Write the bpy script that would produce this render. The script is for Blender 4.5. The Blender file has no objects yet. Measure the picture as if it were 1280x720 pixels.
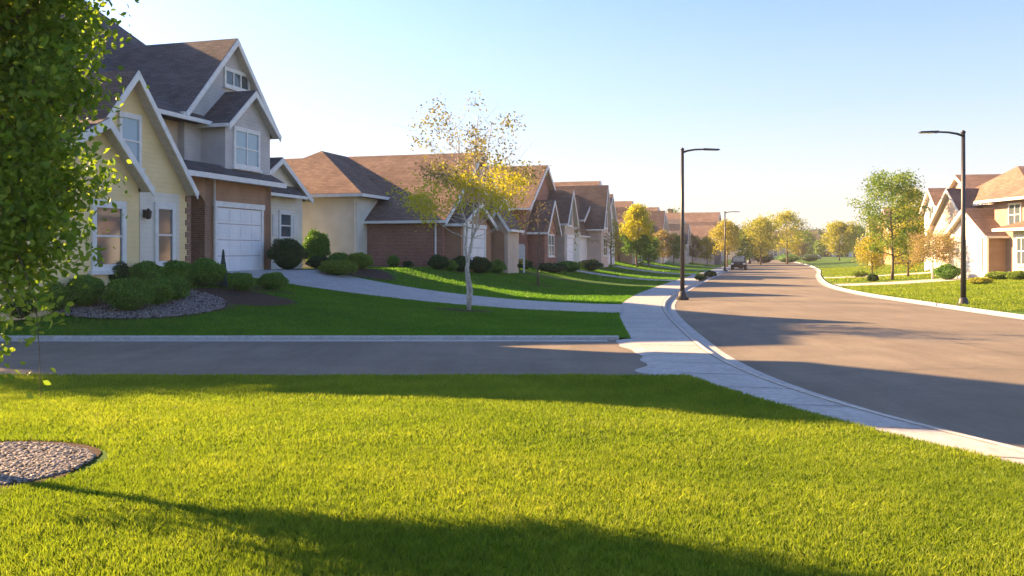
import bpy, math, random
import numpy as np
from mathutils import Vector, Matrix
R = math.radians
SC = bpy.context.scene
COL = SC.collection
# ------------------------------------------------------------------ camera model
F, CH, HY = 1100.0, 2.2, 316.0
def px2(px, py, Y): return ((px-640)/F*Y, Y, CH-(py-HY)/F*Y)
# ------------------------------------------------------------------ materials
MATS = {}
def nd(nt, typ, **kw):
    n = nt.nodes.new(typ)
    for k, v in kw.items():
        if k.startswith('i_'):
            n.inputs[k[2:].replace('_', ' ')].default_value = v
        else: setattr(n, k, v)
    return n
def base_mat(name, rough=.8, spec=.3):
    m = bpy.data.materials.new(name); m.use_nodes = True
    nt = m.node_tree; b = nt.nodes['Principled BSDF']
    b.inputs['Roughness'].default_value = rough
    b.inputs['Specular IOR Level'].default_value = spec
    MATS[name] = m
    return m, nt, b
def ramp(nt, stops):
    r = nt.nodes.new('ShaderNodeValToRGB'); e = r.color_ramp.elements
    while len(e) < len(stops): e.new(.5)
    for el, (p, c) in zip(e, stops): el.position = p; el.color = (*c, 1)
    return r
def noise_mat(name, c1, c2, scale=3, rough=.8, spec=.3, bump=0, bscale=40, detail=5, c3=None, lo=.35, hi=.65):
    m, nt, b = base_mat(name, rough, spec)
    tc = nd(nt, 'ShaderNodeTexCoord')
    n = nd(nt, 'ShaderNodeTexNoise'); n.inputs['Scale'].default_value = scale; n.inputs['Detail'].default_value = detail
    nt.links.new(tc.outputs['Object'], n.inputs['Vector'])
    st = [(lo, c1), (hi, c2)] if c3 is None else [(lo, c1), ((lo+hi)/2, c3), (hi, c2)]
    r = ramp(nt, st); nt.links.new(n.outputs['Fac'], r.inputs['Fac']); nt.links.new(r.outputs['Color'], b.inputs['Base Color'])
    if bump:
        n2 = nd(nt, 'ShaderNodeTexNoise'); n2.inputs['Scale'].default_value = bscale; n2.inputs['Detail'].default_value = 6
        nt.links.new(tc.outputs['Object'], n2.inputs['Vector'])
        bp = nd(nt, 'ShaderNodeBump'); bp.inputs['Strength'].default_value = bump; bp.inputs['Distance'].default_value = .03
        nt.links.new(n2.outputs['Fac'], bp.inputs['Height']); nt.links.new(bp.outputs['Normal'], b.inputs['Normal'])
    return m
def mix_noise_layer(m, scale, amount, dark=(.5,.5,.5), stretch=(1,1,1)):
    """multiply the base colour by a large soft noise (wear)"""
    nt = m.node_tree; b = nt.nodes['Principled BSDF']
    src = b.inputs['Base Color'].links[0].from_socket
    tc = nd(nt, 'ShaderNodeTexCoord'); mp = nd(nt, 'ShaderNodeMapping'); mp.inputs['Scale'].default_value = stretch
    nt.links.new(tc.outputs['Object'], mp.inputs['Vector'])
    n = nd(nt, 'ShaderNodeTexNoise'); n.inputs['Scale'].default_value = scale; n.inputs['Detail'].default_value = 6; n.inputs['Roughness'].default_value = .62
    nt.links.new(mp.outputs['Vector'], n.inputs['Vector'])
    r = ramp(nt, [(.38, dark), (.62, (1,1,1))]); nt.links.new(n.outputs['Fac'], r.inputs['Fac'])
    mx = nd(nt, 'ShaderNodeMix', data_type='RGBA', blend_type='MULTIPLY'); mx.inputs[0].default_value = amount
    nt.links.new(src, mx.inputs[6]); nt.links.new(r.outputs['Color'], mx.inputs[7]); nt.links.new(mx.outputs[2], b.inputs['Base Color'])
def wallcoord(nt):
    tc = nd(nt, 'ShaderNodeTexCoord'); s = nd(nt, 'ShaderNodeSeparateXYZ'); nt.links.new(tc.outputs['Object'], s.inputs[0])
    a = nd(nt, 'ShaderNodeMath', operation='ADD'); nt.links.new(s.outputs[0], a.inputs[0]); nt.links.new(s.outputs[1], a.inputs[1])
    c = nd(nt, 'ShaderNodeCombineXYZ'); nt.links.new(a.outputs[0], c.inputs[0]); nt.links.new(s.outputs[2], c.inputs[1])
    return tc, c, s
def brick_mat(name, c1, c2, mort):
    m, nt, b = base_mat(name, .9, .2)
    tc, c, s = wallcoord(nt)
    br = nd(nt, 'ShaderNodeTexBrick'); br.inputs['Scale'].default_value = 1
    br.inputs['Brick Width'].default_value = .22; br.inputs['Row Height'].default_value = .075; br.inputs['Mortar Size'].default_value = .008
    br.inputs['Color1'].default_value = (*c1, 1); br.inputs['Color2'].default_value = (*c2, 1); br.inputs['Mortar'].default_value = (*mort, 1)
    nt.links.new(c.outputs[0], br.inputs['Vector']); nt.links.new(br.outputs['Color'], b.inputs['Base Color'])
    bp = nd(nt, 'ShaderNodeBump'); bp.inputs['Strength'].default_value = .4; bp.inputs['Distance'].default_value = .01; bp.invert = True
    nt.links.new(br.outputs['Fac'], bp.inputs['Height']); nt.links.new(bp.outputs['Normal'], b.inputs['Normal'])
    mix_noise_layer(m, .8, .5, (.62,.6,.6))
    return m
def siding_mat(name, c1, c2, pitch=.16):
    m, nt, b = base_mat(name, .7, .3)
    tc, c, s = wallcoord(nt)
    d = nd(nt, 'ShaderNodeMath', operation='DIVIDE'); d.inputs[1].default_value = pitch; nt.links.new(s.outputs[2], d.inputs[0])
    f = nd(nt, 'ShaderNodeMath', operation='FRACT'); nt.links.new(d.outputs[0], f.inputs[0])
    n = nd(nt, 'ShaderNodeTexNoise'); n.inputs['Scale'].default_value = 1.5; n.inputs['Detail'].default_value = 6
    nt.links.new(tc.outputs['Object'], n.inputs['Vector'])
    r = ramp(nt, [(.35, c1), (.65, c2)]); nt.links.new(n.outputs['Fac'], r.inputs['Fac']); nt.links.new(r.outputs['Color'], b.inputs['Base Color'])
    bp = nd(nt, 'ShaderNodeBump'); bp.inputs['Strength'].default_value = .8; bp.inputs['Distance'].default_value = .02; bp.invert = True
    nt.links.new(f.outputs[0], bp.inputs['Height']); nt.links.new(bp.outputs['Normal'], b.inputs['Normal'])
    return m
def roof_mat(name, c1, c2):
    m, nt, b = base_mat(name, .95, .12)
    tc, c, s = wallcoord(nt)
    br = nd(nt, 'ShaderNodeTexBrick'); br.inputs['Scale'].default_value = 1
    br.inputs['Brick Width'].default_value = .35; br.inputs['Row Height'].default_value = .1; br.inputs['Mortar Size'].default_value = .008
    br.inputs['Color1'].default_value = (*c1, 1); br.inputs['Color2'].default_value = (*c2, 1)
    br.inputs['Mortar'].default_value = (*[x*.55 for x in c1], 1)
    nt.links.new(c.outputs[0], br.inputs['Vector']); nt.links.new(br.outputs['Color'], b.inputs['Base Color'])
    bp = nd(nt, 'ShaderNodeBump'); bp.inputs['Strength'].default_value = .35; bp.inputs['Distance'].default_value = .012; bp.invert = True
    nt.links.new(br.outputs['Fac'], bp.inputs['Height']); nt.links.new(bp.outputs['Normal'], b.inputs['Normal'])
    mix_noise_layer(m, .7, .55, (.6,.58,.58), (1,1,.5))
    return m
def leaf_mat(name, stops, trans=.45, rough=.5, spec=.3):
    """colour from a per-leaf random attribute"""
    m = bpy.data.materials.new(name); m.use_nodes = True; nt = m.node_tree
    b = nt.nodes['Principled BSDF']; out = nt.nodes['Material Output']
    b.inputs['Roughness'].default_value = rough; b.inputs['Specular IOR Level'].default_value = spec
    at = nd(nt, 'ShaderNodeAttribute', attribute_name='rnd')
    r = ramp(nt, stops); nt.links.new(at.outputs['Fac'], r.inputs['Fac'])
    nt.links.new(r.outputs['Color'], b.inputs['Base Color'])
    t = nd(nt, 'ShaderNodeBsdfTranslucent')
    g = nd(nt, 'ShaderNodeMix', data_type='RGBA', blend_type='MULTIPLY'); g.inputs[0].default_value = 1
    g.inputs[7].default_value = (1.55, 1.55, .7, 1)
    nt.links.new(r.outputs['Color'], g.inputs[6]); nt.links.new(g.outputs[2], t.inputs['Color'])
    mx = nd(nt, 'ShaderNodeMixShader'); mx.inputs[0].default_value = trans
    nt.links.new(b.outputs[0], mx.inputs[1]); nt.links.new(t.outputs[0], mx.inputs[2]); nt.links.new(mx.outputs[0], out.inputs['Surface'])
    MATS[name] = m; return m

noise_mat('asphalt', (.2,.17,.13), (.26,.225,.172), 60, .92, .2, .35, 260, 8)
mix_noise_layer(MATS['asphalt'], .35, .7, (.7,.7,.72)); mix_noise_layer(MATS['asphalt'], 1.6, .55, (.75,.75,.75), (1,.12,1)); mix_noise_layer(MATS['asphalt'], 9, .4, (.75,.75,.75))
noise_mat('concrete', (.36,.35,.33), (.47,.455,.43), 8, .9, .2, .2, 200, 8)
mix_noise_layer(MATS['concrete'], 1.1, .5, (.75,.74,.72))
noise_mat('curb_concrete', (.36,.35,.33), (.48,.46,.43), 10, .9, .2, .2, 160, 8)
mix_noise_layer(MATS['curb_concrete'], 2, .5, (.75,.74,.72))
noise_mat('joint', (.1,.1,.09), (.14,.13,.12), 12, .95, .1)
noise_mat('lawn', (.05,.12,.012), (.09,.17,.02), 1.3, .9, .15, .9, 55, 9, (.065,.14,.015))
mix_noise_layer(MATS['lawn'], 14, .7, (.55,.6,.5))
noise_mat('soil', (.02,.022,.008), (.05,.055,.015), 9, .95, .1, .6, 60, 8)
noise_mat('mulch', (.05,.035,.025), (.11,.08,.06), 25, .95, .1, 1, 70, 8)
noise_mat('pebble', (.2,.17,.15), (.42,.38,.34), 5, .8, .3, 0, 40, 5)
noise_mat('bark', (.09,.07,.05), (.2,.16,.12), 14, .9, .2, .8, 60, 8)
noise_mat('pale_bark', (.38,.35,.3), (.6,.56,.5), 10, .85, .2, .4, 60, 8)
noise_mat('white_trim', (.66,.65,.62), (.76,.75,.72), 4, .55, .35)
noise_mat('stone_trim', (.5,.46,.4), (.6,.56,.5), 6, .8, .3, .2, 80)
siding_mat('garage_white', (.76,.75,.74), (.82,.81,.79), .53)
siding_mat('garage_black', (.03,.03,.03), (.04,.04,.04), .53)
siding_mat('yellow_siding', (.76,.58,.29), (.82,.64,.34))
siding_mat('cream_siding', (.66,.61,.5), (.74,.69,.58))
siding_mat('grey_siding', (.46,.43,.41), (.54,.51,.48))
siding_mat('brown_siding', (.31,.18,.105), (.38,.225,.135))
siding_mat('umber_siding', (.29,.2,.145), (.36,.25,.18))
siding_mat('tan_siding', (.46,.37,.28), (.54,.44,.34))
siding_mat('white_siding', (.66,.63,.6), (.74,.71,.67))
siding_mat('blush_siding', (.55,.42,.35), (.62,.49,.41))
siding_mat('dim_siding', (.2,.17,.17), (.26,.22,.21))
brick_mat('red_brick', (.27,.115,.075), (.36,.16,.1), (.36,.3,.26))
brick_mat('brown_brick', (.25,.14,.085), (.33,.19,.12), (.34,.29,.25))
roof_mat('roof_brown', (.165,.115,.09), (.24,.17,.13))
roof_mat('roof_slate', (.105,.094,.09), (.155,.138,.132))
roof_mat('roof_tan', (.195,.13,.1), (.27,.185,.14))
m, nt, b = base_mat('glass', .06, .6); b.inputs['Base Color'].default_value = (.09,.12,.14,1); b.inputs['Metallic'].default_value = .25
m, nt, b = base_mat('glass_blue', .12, .6); b.inputs['Base Color'].default_value = (.3,.42,.48,1)
m, nt, b = base_mat('blind', .5, .5); b.inputs['Base Color'].default_value = (.75,.7,.6,1)
noise_mat('lamp_metal', (.018,.018,.02), (.03,.03,.032), 6, .45, .5)
noise_mat('black_paint', (.012,.012,.014), (.018,.018,.02), 3, .25, .6)
noise_mat('white_paint', (.7,.7,.7), (.76,.76,.75), 3, .25, .6)
noise_mat('silver_paint', (.38,.39,.4), (.44,.45,.46), 3, .25, .6)
noise_mat('red_paint', (.3,.03,.02), (.34,.04,.03), 3, .25, .6)
noise_mat('rubber', (.015,.015,.015), (.03,.03,.03), 9, .9, .2)
noise_mat('chrome', (.5,.5,.5), (.6,.6,.6), 9, .3, .5)
m, nt, b = base_mat('lens', .2, .5); b.inputs['Base Color'].default_value = (.85,.84,.8,1)
leaf_mat('grass_blade', [(0,(.1,.165,.013)), (.5,(.165,.235,.022)), (1,(.27,.315,.045))], .45, .55, .25)
leaf_mat('grass_shaded', [(0,(.06,.17,.014)), (.5,(.09,.225,.02)), (1,(.14,.28,.035))], .4, .55, .25)  # greener copy of the blades, look of shaded lawn put into the colour
leaf_mat('leaf_green', [(0,(.085,.16,.02)), (.6,(.15,.235,.03)), (1,(.25,.32,.05))], .5)
leaf_mat('leaf_shrub', [(0,(.05,.14,.016)), (.6,(.1,.23,.03)), (1,(.18,.32,.05))], .25)
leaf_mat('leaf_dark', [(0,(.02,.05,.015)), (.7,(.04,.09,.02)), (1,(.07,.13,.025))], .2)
leaf_mat('leaf_lime', [(0,(.1,.17,.02)), (1,(.22,.3,.04))], .3)
leaf_mat('leaf_blue', [(0,(.05,.09,.1)), (1,(.1,.16,.17))], .15)
leaf_mat('leaf_yellow', [(0,(.27,.28,.02)), (.6,(.34,.32,.03)), (1,(.2,.24,.03))], .4)
leaf_mat('leaf_yellowgreen', [(0,(.2,.26,.02)), (.6,(.36,.34,.03)), (1,(.45,.38,.03))], .4)
leaf_mat('leaf_olive', [(0,(.08,.15,.02)), (.6,(.13,.22,.03)), (1,(.23,.28,.04))], .4)
leaf_mat('leaf_turning', [(0,(.46,.4,.03)), (.45,(.38,.37,.04)), (.6,(.18,.19,.06)), (1,(.16,.12,.08))], .4)
leaf_mat('leaf_twotone', [(0,(.05,.13,.02)), (.45,(.09,.18,.025)), (.6,(.36,.36,.025)), (1,(.46,.42,.03))], .4)
leaf_mat('leaf_rust', [(0,(.26,.18,.1)), (.6,(.3,.23,.12)), (1,(.22,.24,.06))], .35)
leaf_mat('leaf_gold', [(0,(.32,.28,.035)), (1,(.36,.33,.05))], .4)

# ------------------------------------------------------------------ object helpers
def tag(o, label=None, cat=None, group=None, kind=None):
    if label: o['label'] = label
    if cat: o['category'] = cat
    if group: o['group'] = group
    if kind: o['kind'] = kind
    return o
def empty(name, loc, rz=0, label=None, cat=None, group=None):
    o = bpy.data.objects.new(name, None); COL.objects.link(o); o.empty_display_size = .3
    o.location = loc; o.rotation_euler = (0, 0, rz)
    return tag(o, label, cat, group)
class MB:
    def __init__(s): s.v = []; s.f = []
    def quad(s, *p):
        i = len(s.v); s.v += [tuple(q) for q in p]; s.f.append(tuple(range(i, i+len(p)))); return s
    def box(s, x0, x1, y0, y1, z0, z1):
        i = len(s.v)
        s.v += [(x0,y0,z0),(x1,y0,z0),(x1,y1,z0),(x0,y1,z0),(x0,y0,z1),(x1,y0,z1),(x1,y1,z1),(x0,y1,z1)]
        s.f += [tuple(i+k for k in q) for q in ((0,3,2,1),(4,5,6,7),(0,1,5,4),(1,2,6,5),(2,3,7,6),(3,0,4,7))]; return s
    def hexa(s, p):    # 8 points: bottom 4, top 4
        i = len(s.v); s.v += [tuple(q) for q in p]
        s.f += [tuple(i+k for k in q) for q in ((0,3,2,1),(4,5,6,7),(0,1,5,4),(1,2,6,5),(2,3,7,6),(3,0,4,7))]; return s
    def prism(s, poly, axis, a0, a1):   # poly in the plane across the axis (u,z)
        n = len(poly); i = len(s.v)
        P = (lambda a, u, z: (a, u, z)) if axis == 'x' else (lambda a, u, z: (u, a, z))
        s.v += [P(a0, u, z) for u, z in poly] + [P(a1, u, z) for u, z in poly]
        s.f += [tuple(i+k for k in range(n)), tuple(i+n+k for k in reversed(range(n)))]
        for k in range(n):
            l = (k+1) % n; s.f.append((i+k, i+n+k, i+n+l, i+l))
        return s
    def tube(s, pts, rad, n=8, caps=True):
        pts = [Vector(p) for p in pts]; i0 = len(s.v)
        up = Vector((0.13, .21, 1)).normalized()
        for k, p in enumerate(pts):
            d = (pts[min(k+1, len(pts)-1)]-pts[max(k-1, 0)]).normalized()
            a = d.cross(Vector((1,.1,0)) if abs(d.z) > .8 else up).normalized(); b_ = d.cross(a)
            r = rad[k] if hasattr(rad, '__len__') else rad
            for j in range(n):
                t = 2*math.pi*j/n; q = p+a*math.cos(t)*r+b_*math.sin(t)*r; s.v.append(tuple(q))
        for k in range(len(pts)-1):
            for j in range(n):
                j2 = (j+1) % n; s.f.append((i0+k*n+j, i0+k*n+j2, i0+(k+1)*n+j2, i0+(k+1)*n+j))
        if caps:
            s.f.append(tuple(i0+j for j in reversed(range(n)))); s.f.append(tuple(i0+(len(pts)-1)*n+j for j in range(n)))
        return s
    def build(s, name, mat, parent=None, smooth=False, bevel=0):
        me = bpy.data.meshes.new(name); me.from_pydata(s.v, [], s.f); me.materials.append(MATS[mat])
        import bmesh
        bm = bmesh.new(); bm.from_mesh(me); bmesh.ops.recalc_face_normals(bm, faces=bm.faces)
        if bevel: 
            bmesh.ops.bevel(bm, geom=[e for e in bm.edges if len(e.link_faces) == 2 and e.calc_face_angle() > .6], offset=bevel, segments=2, affect='EDGES', clamp_overlap=True)
        bm.to_mesh(me); bm.free()
        if smooth: me.polygons.foreach_set('use_smooth', [True]*len(me.polygons))
        o = bpy.data.objects.new(name, me); COL.objects.link(o)
        if parent: o.parent = parent
        return o
def np_mesh(name, verts, faces, mat, parent=None, rnd=None, smooth=False, k=None):
    k = faces.shape[1]
    me = bpy.data.meshes.new(name)
    me.vertices.add(len(verts)); me.vertices.foreach_set('co', verts.astype(np.float32).ravel())
    nf = len(faces)
    me.loops.add(nf*k); me.loops.foreach_set('vertex_index', faces.astype(np.int32).ravel())
    me.polygons.add(nf); me.polygons.foreach_set('loop_start', np.arange(nf, dtype=np.int32)*k)
    me.update(calc_edges=True)
    if smooth: me.polygons.foreach_set('use_smooth', np.ones(nf, dtype=bool))
    if rnd is not None:
        a = me.attributes.new('rnd', 'FLOAT', 'POINT'); a.data.foreach_set('value', rnd.astype(np.float32))
    me.materials.append(MATS[mat])
    o = bpy.data.objects.new(name, me); COL.objects.link(o)
    if parent: o.parent = parent
    return o
def copy_tree(o, parent=None):
    c = o.copy(); COL.objects.link(c)
    if parent: c.parent = parent
    for ch in list(o.children): copy_tree(ch, c)
    return c

# ------------------------------------------------------------------ terrain
def cr(pts, n=10):
    P = [np.array(p, float) for p in pts]; P = [2*P[0]-P[1]]+P+[2*P[-1]-P[-2]]; out = []
    for i in range(1, len(P)-2):
        for k in range(n):
            t = k/n; a, b, c, d = P[i-1:i+3]
            out.append(.5*((2*b)+(-a+c)*t+(2*a-5*b+4*c-d)*t*t+(-a+3*b-3*c+d)*t**3))
    out.append(P[-2]); return np.array(out)
LC = cr([(9.5,3.2),(6.9,6.2),(5.5,9.3),(4.65,12.2),(4.25,15.2),(4.25,18.4),(4.6,22.6),(5.3,29.2),(6.15,35),(7.3,40.5),(9.7,50),(16.9,75.6),(27,110),(42,160),(60,220),(70,252)])
RC = cr([(20,-6),(18,8),(17,20),(17,29),(17.5,37.2),(18.4,46.5),(21.2,59),(28.2,80.7),(39,112),(53.5,160),(70,220),(80,252)])
def Lx(y): return np.interp(y, LC[:,1], LC[:,0])
def Rx(y): return np.interp(y, RC[:,1], RC[:,0])
def sst(t): t = np.clip(t, 0, 1); return t*t*(3-2*t)
WALK = 1.95
YS0, YS1 = 14.75, 21.3
def walkw(y):  return np.interp(y, [9, 12, 15, 18, 21.5, 30, 42, 60], [.85, 1.05, 1.35, 1.3, 1.6, 1.75, 1.9, 1.95])
def terrain(x, y):
    x = np.asarray(x, float); y = np.asarray(y, float)
    e = Lx(y)-walkw(y)-x
    E = np.interp(y, [34, 44], [15.5, 10.5])
    hl = .12+1.3*np.clip(e/E, 0, 1)**1.9*sst((y-YS1)/9.0)
    hf = .12+.16*sst((YS0-y)/6.0)*sst((Lx(y)-walkw(y)-x)/4.0)+.02*np.sin(x*.9+1)*np.sin(y*.7)*sst((YS0-y)/3)*sst((Lx(y)-walkw(y)-x)/3.0)
    e2 = x-Rx(y)-.25
    hr = .12+.85*np.clip(e2/13, 0, 1)**1.5
    z = np.where(e > 0, np.where(y < (YS0+YS1)/2, hf, hl), np.where(e2 > 0, hr, .1))
    return z
def tz(x, y): return float(terrain(x, y))
def grid_obj(name, X, Y, Z, mat, kind='structure', parent=None, smooth=True):
    n, m_ = X.shape
    v = np.stack([X, Y, Z], -1).reshape(-1, 3)
    idx = np.arange(n*m_).reshape(n, m_)
    f = np.stack([idx[:-1,:-1], idx[:-1,1:], idx[1:,1:], idx[1:,:-1]], -1).reshape(-1, 4)
    o = np_mesh(name, v, f, mat, parent, smooth=smooth)
    if kind: o['kind'] = kind
    return o
# big ground sheet
gx = np.linspace(-1800, 1800, 40); gy = np.linspace(-60, 2600, 40)
GX, GY = np.meshgrid(gx, gy); grid_obj('ground', GX, GY, GX*0-.12, 'lawn')
# road (main street)
ys = np.concatenate([np.arange(3.2, 60, .6), np.arange(60, 253, 2.5)])
u = np.linspace(0, 1, 14)
YY, UU = np.meshgrid(ys, u, indexing='ij')
XX = Lx(YY)*(1-UU)+Rx(YY)*UU
grid_obj('road', XX, YY, 0.05*(1-(2*UU-1)**2)+0*YY, 'asphalt')
MB().quad((9,-12,.004),(21,-12,.004),(21,3.2,.0),(9.5,3.2,.0)).build('road', 'asphalt')['kind'] = 'structure'
# gutter pans on both kerbs (sheets a few mm above the road) + kerbs
def strip(name, ys, fa, fb, za, zb, mat, ncol=3):
    YY, UU = np.meshgrid(ys, np.linspace(0, 1, ncol), indexing='ij')
    XX = fa(YY)*(1-UU)+fb(YY)*UU
    return grid_obj(name, XX, YY, za*(1-UU)+zb*UU, mat)
ysr = ys
strip('gutter_pan', ysr, lambda y: Lx(y)-.02, lambda y: Lx(y)+.34, .012, .02, 'concrete')
strip('gutter_pan', ysr, lambda y: Rx(y)-.36, lambda y: Rx(y)+.02, .02, .012, 'curb_concrete')
def kerb(name, ys, f, side, w=.16, mat='curb_concrete', h=.13):
    ys = np.asarray(ys); c = [( -0.0, -.1), (.03*side, h-.02), (.06*side, h), (w*side, h), (w*side, -.1)]
    V = []; 
    for y in ys: V.append([(float(f(y))+a, y, z) for a, z in c])
    V = np.array(V); n = len(ys); idx = np.arange(n*5).reshape(n, 5)
    ff = np.stack([idx[:-1,:-1], idx[:-1,1:], idx[1:,1:], idx[1:,:-1]], -1).reshape(-1, 4)
    o = np_mesh(name, V.reshape(-1, 3), ff, mat); o['kind'] = 'structure'; return o
kerb('kerb', ysr, Lx, -1); kerb('kerb', ysr, Rx, 1, .15)
# sidewalk on the left
strip('sidewalk', ysr, lambda y: Lx(y)-walkw(y), lambda y: Lx(y)-.16, .124, .124, 'concrete')
jm = MB()
for y in list(np.arange(9, 60, 1.55))+list(np.arange(60, 130, 3.1)):
    xa, xb = float(Lx(y)-walkw(y)), float(Lx(y)-.02); w = .012
    jm.quad((xa,y-w,.129),(xb,y-w-.25,.129),(xb,y+w-.25,.129),(xa,y+w,.129))
jm.build('pavement_joints', 'joint')['kind'] = 'structure'
strip('pavement_joint', np.arange(9.5, 60, .6), lambda y: Lx(y)-.19, lambda y: Lx(y)-.17, .1285, .1285, 'joint')
# side street: asphalt ending at the ragged edge of the concrete apron
rs = random.Random(3)
ysd = np.linspace(YS0-.02, YS1+.02, 46)
rag = lambda y: np.array(Lx(y)-walkw(y)-.1-.55*np.exp(-((y-15.7)/.5)**2)-.16*np.exp(-((y-20.6)/.9)**2)-.05*np.sin(y*2.3)-.04*np.sin(y*5.1+1))
xs_ = np.linspace(0, 1, 40)
YY, UU = np.meshgrid(ysd, xs_, indexing='ij')
grid_obj('side_street', -75*(1-UU)+rag(YY)*UU, YY, .088+0*YY, 'asphalt')
YY, UU = np.meshgrid(ysd, np.linspace(0, 1, 6), indexing='ij')
grid_obj('apron', (rag(YY)-.3)*(1-UU)+(Lx(YY)-walkw(YY)+.01)*UU, YY, .083+.04*sst(UU), 'concrete')
def ykerb(x0, x1, y, side, h=.21):
    m_ = MB(); c = [(0,-.1),(.03*side,h-.02),(.06*side,h),(.2*side,h),(.2*side,-.1)]
    xs = np.linspace(x0, x1, 60)
    for a, b in zip(xs[:-1], xs[1:]):
        for (p, q), (r_, s_) in zip(c[:-1], c[1:]): m_.quad((a,y+p,q),(b,y+p,q),(b,y+r_,s_),(a,y+r_,s_))
    m_.build('kerb', 'curb_concrete')['kind'] = 'structure'
ykerb(-75, float(Lx(YS1)-walkw(YS1)-.3), YS1, 1, .18)
MB().box(-75, float(Lx(YS1)-walkw(YS1)-.6), YS1-.34, YS1, .05, .094).build('gutter_pan', 'curb_concrete')['kind'] = 'structure'
def seam(pts, z, w, seed, name='tar_seam'):
    rg = random.Random(seed); P_ = cr(pts, 14); m_ = MB(); L_ = []
    for k, p in enumerate(P_):
        d = P_[min(k+1, len(P_)-1)]-P_[max(k-1, 0)]; d = d/np.linalg.norm(d); q = np.array([-d[1], d[0]]); j = rg.gauss(0, w*1.2); ww = w*rg.uniform(.4, 1.2)
        c = p+q*j; L_.append((c-q*ww, c+q*ww))
    for (a, b), (c, d) in zip(L_[:-1], L_[1:]): m_.quad((*a, z), (*b, z), (*d, z), (*c, z))
    m_.build(name, 'joint')['kind'] = 'structure'
seam([(-9,17.3),(-6,17.5),(-3,17.1),(0,17.4),(2.4,17.2)], .0925, .012, 1)
seam([(-30,18.4),(-15,18.2),(-7,18.6)], .0925, .012, 2)
seam([(5.2,15.5),(8,16.4),(11,15.9),(14,16.8),(16.5,16.5)], .057, .014, 3)
seam([(6.5,31),(9,30.2),(12,31),(15,30.5),(16.8,31.2)], .057, .016, 4)
seam([(10.2,12),(10.6,18),(10.8,26),(11.4,34),(12.6,42)], .057, .01, 5)
# lawns, as grids that follow the kerbs
ecol = np.concatenate([np.arange(0, 4, .25), np.arange(4, 24, .5), np.geomspace(24, 700, 20)])
ylr = np.concatenate([np.arange(YS1+.15, 45, .4), np.arange(45, 110, 1.2), np.geomspace(110, 2400, 26)])
YY, EE = np.meshgrid(ylr, ecol, indexing='ij')
XX = Lx(YY)-walkw(YY)-EE; grid_obj('lawn', XX, YY, terrain(XX-.001, YY), 'lawn')
ylf = np.concatenate([np.arange(-20, 2, 1), np.arange(2, YS0+.01, .3), [YS0]])
YY, EE = np.meshgrid(ylf, ecol[:-8], indexing='ij')
XX = Lx(YY)-walkw(YY)-EE; grid_obj('lawn', XX, YY, terrain(XX-.001, YY), 'lawn')
ylr2 = np.concatenate([np.arange(-8, 80, .8), np.arange(80, 160, 3), np.geomspace(160, 2400, 20)])
YY, EE = np.meshgrid(ylr2, ecol+.2, indexing='ij')
XX = Rx(YY)+EE; grid_obj('lawn', XX, YY, terrain(XX+.06, YY), 'lawn')
# draped patches
def drape(name, c, mat, nu=30, nv=8, off=.03, jit=None, kind='structure'):
    """c: corners a,b (far end) and c,d"""
    a, b, c_, d = [np.array(p, float) for p in c]
    U, V = np.meshgrid(np.linspace(0, 1, nu), np.linspace(0, 1, nv), indexing='ij')
    P = (a[None,None]*(1-U)[...,None]+b[None,None]*U[...,None])*(1-V)[...,None]+(d[None,None]*(1-U)[...,None]+c_[None,None]*U[...,None])*V[...,None]
    return grid_obj(name, P[...,0], P[...,1], np.maximum(terrain(P[...,0], P[...,1]), .12)+off, mat)
def blob(name, cx, cy, rx, ry, mat, off=.02, seed=0, n=48, ring=6, rim=0):
    rg = random.Random(seed); ph = [rg.uniform(0, 6.28) for _ in range(4)]
    T, Q = np.meshgrid(np.linspace(0, 2*np.pi, n), np.linspace(0, 1, ring), indexing='ij')
    rr = 1+.07*np.sin(2*T+ph[0])+.05*np.sin(3*T+ph[1])+.03*np.sin(5*T+ph[2])
    X = cx+rx*rr*Q*np.cos(T); Y = cy+ry*rr*Q*np.sin(T)
    return grid_obj(name, X, Y, terrain(X, Y)+off+rim*(1-Q**2), mat)

HEAD = R(-16); nV = np.array([math.cos(HEAD), math.sin(HEAD)]); wV = np.array([-math.sin(HEAD), math.cos(HEAD)])
class Fr:
    def __init__(s, O, base, ang=HEAD, mirror=False):
        s.O = np.array(O, float); s.base = base; s.ang = ang
        s.n = np.array([math.cos(ang), math.sin(ang)]); s.w = np.array([-math.sin(ang), math.cos(ang)])
    def X(s, px, py, t):      # plane local x = t  ->  (s, z)
        r = np.array([(px-640)/F, 1.]); k = (t+s.O@s.n)/(r@s.n); return float((k*r-s.O)@s.w), CH-(py-HY)*k/F-s.base
    def Y(s, px, py, y):
        r = np.array([(px-640)/F, 1.]); k = (y+s.O@s.w)/(r@s.w); return float((k*r-s.O)@s.n), CH-(py-HY)*k/F-s.base
    def P(s, t, q): return s.O+t*s.n+q*s.w

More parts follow.
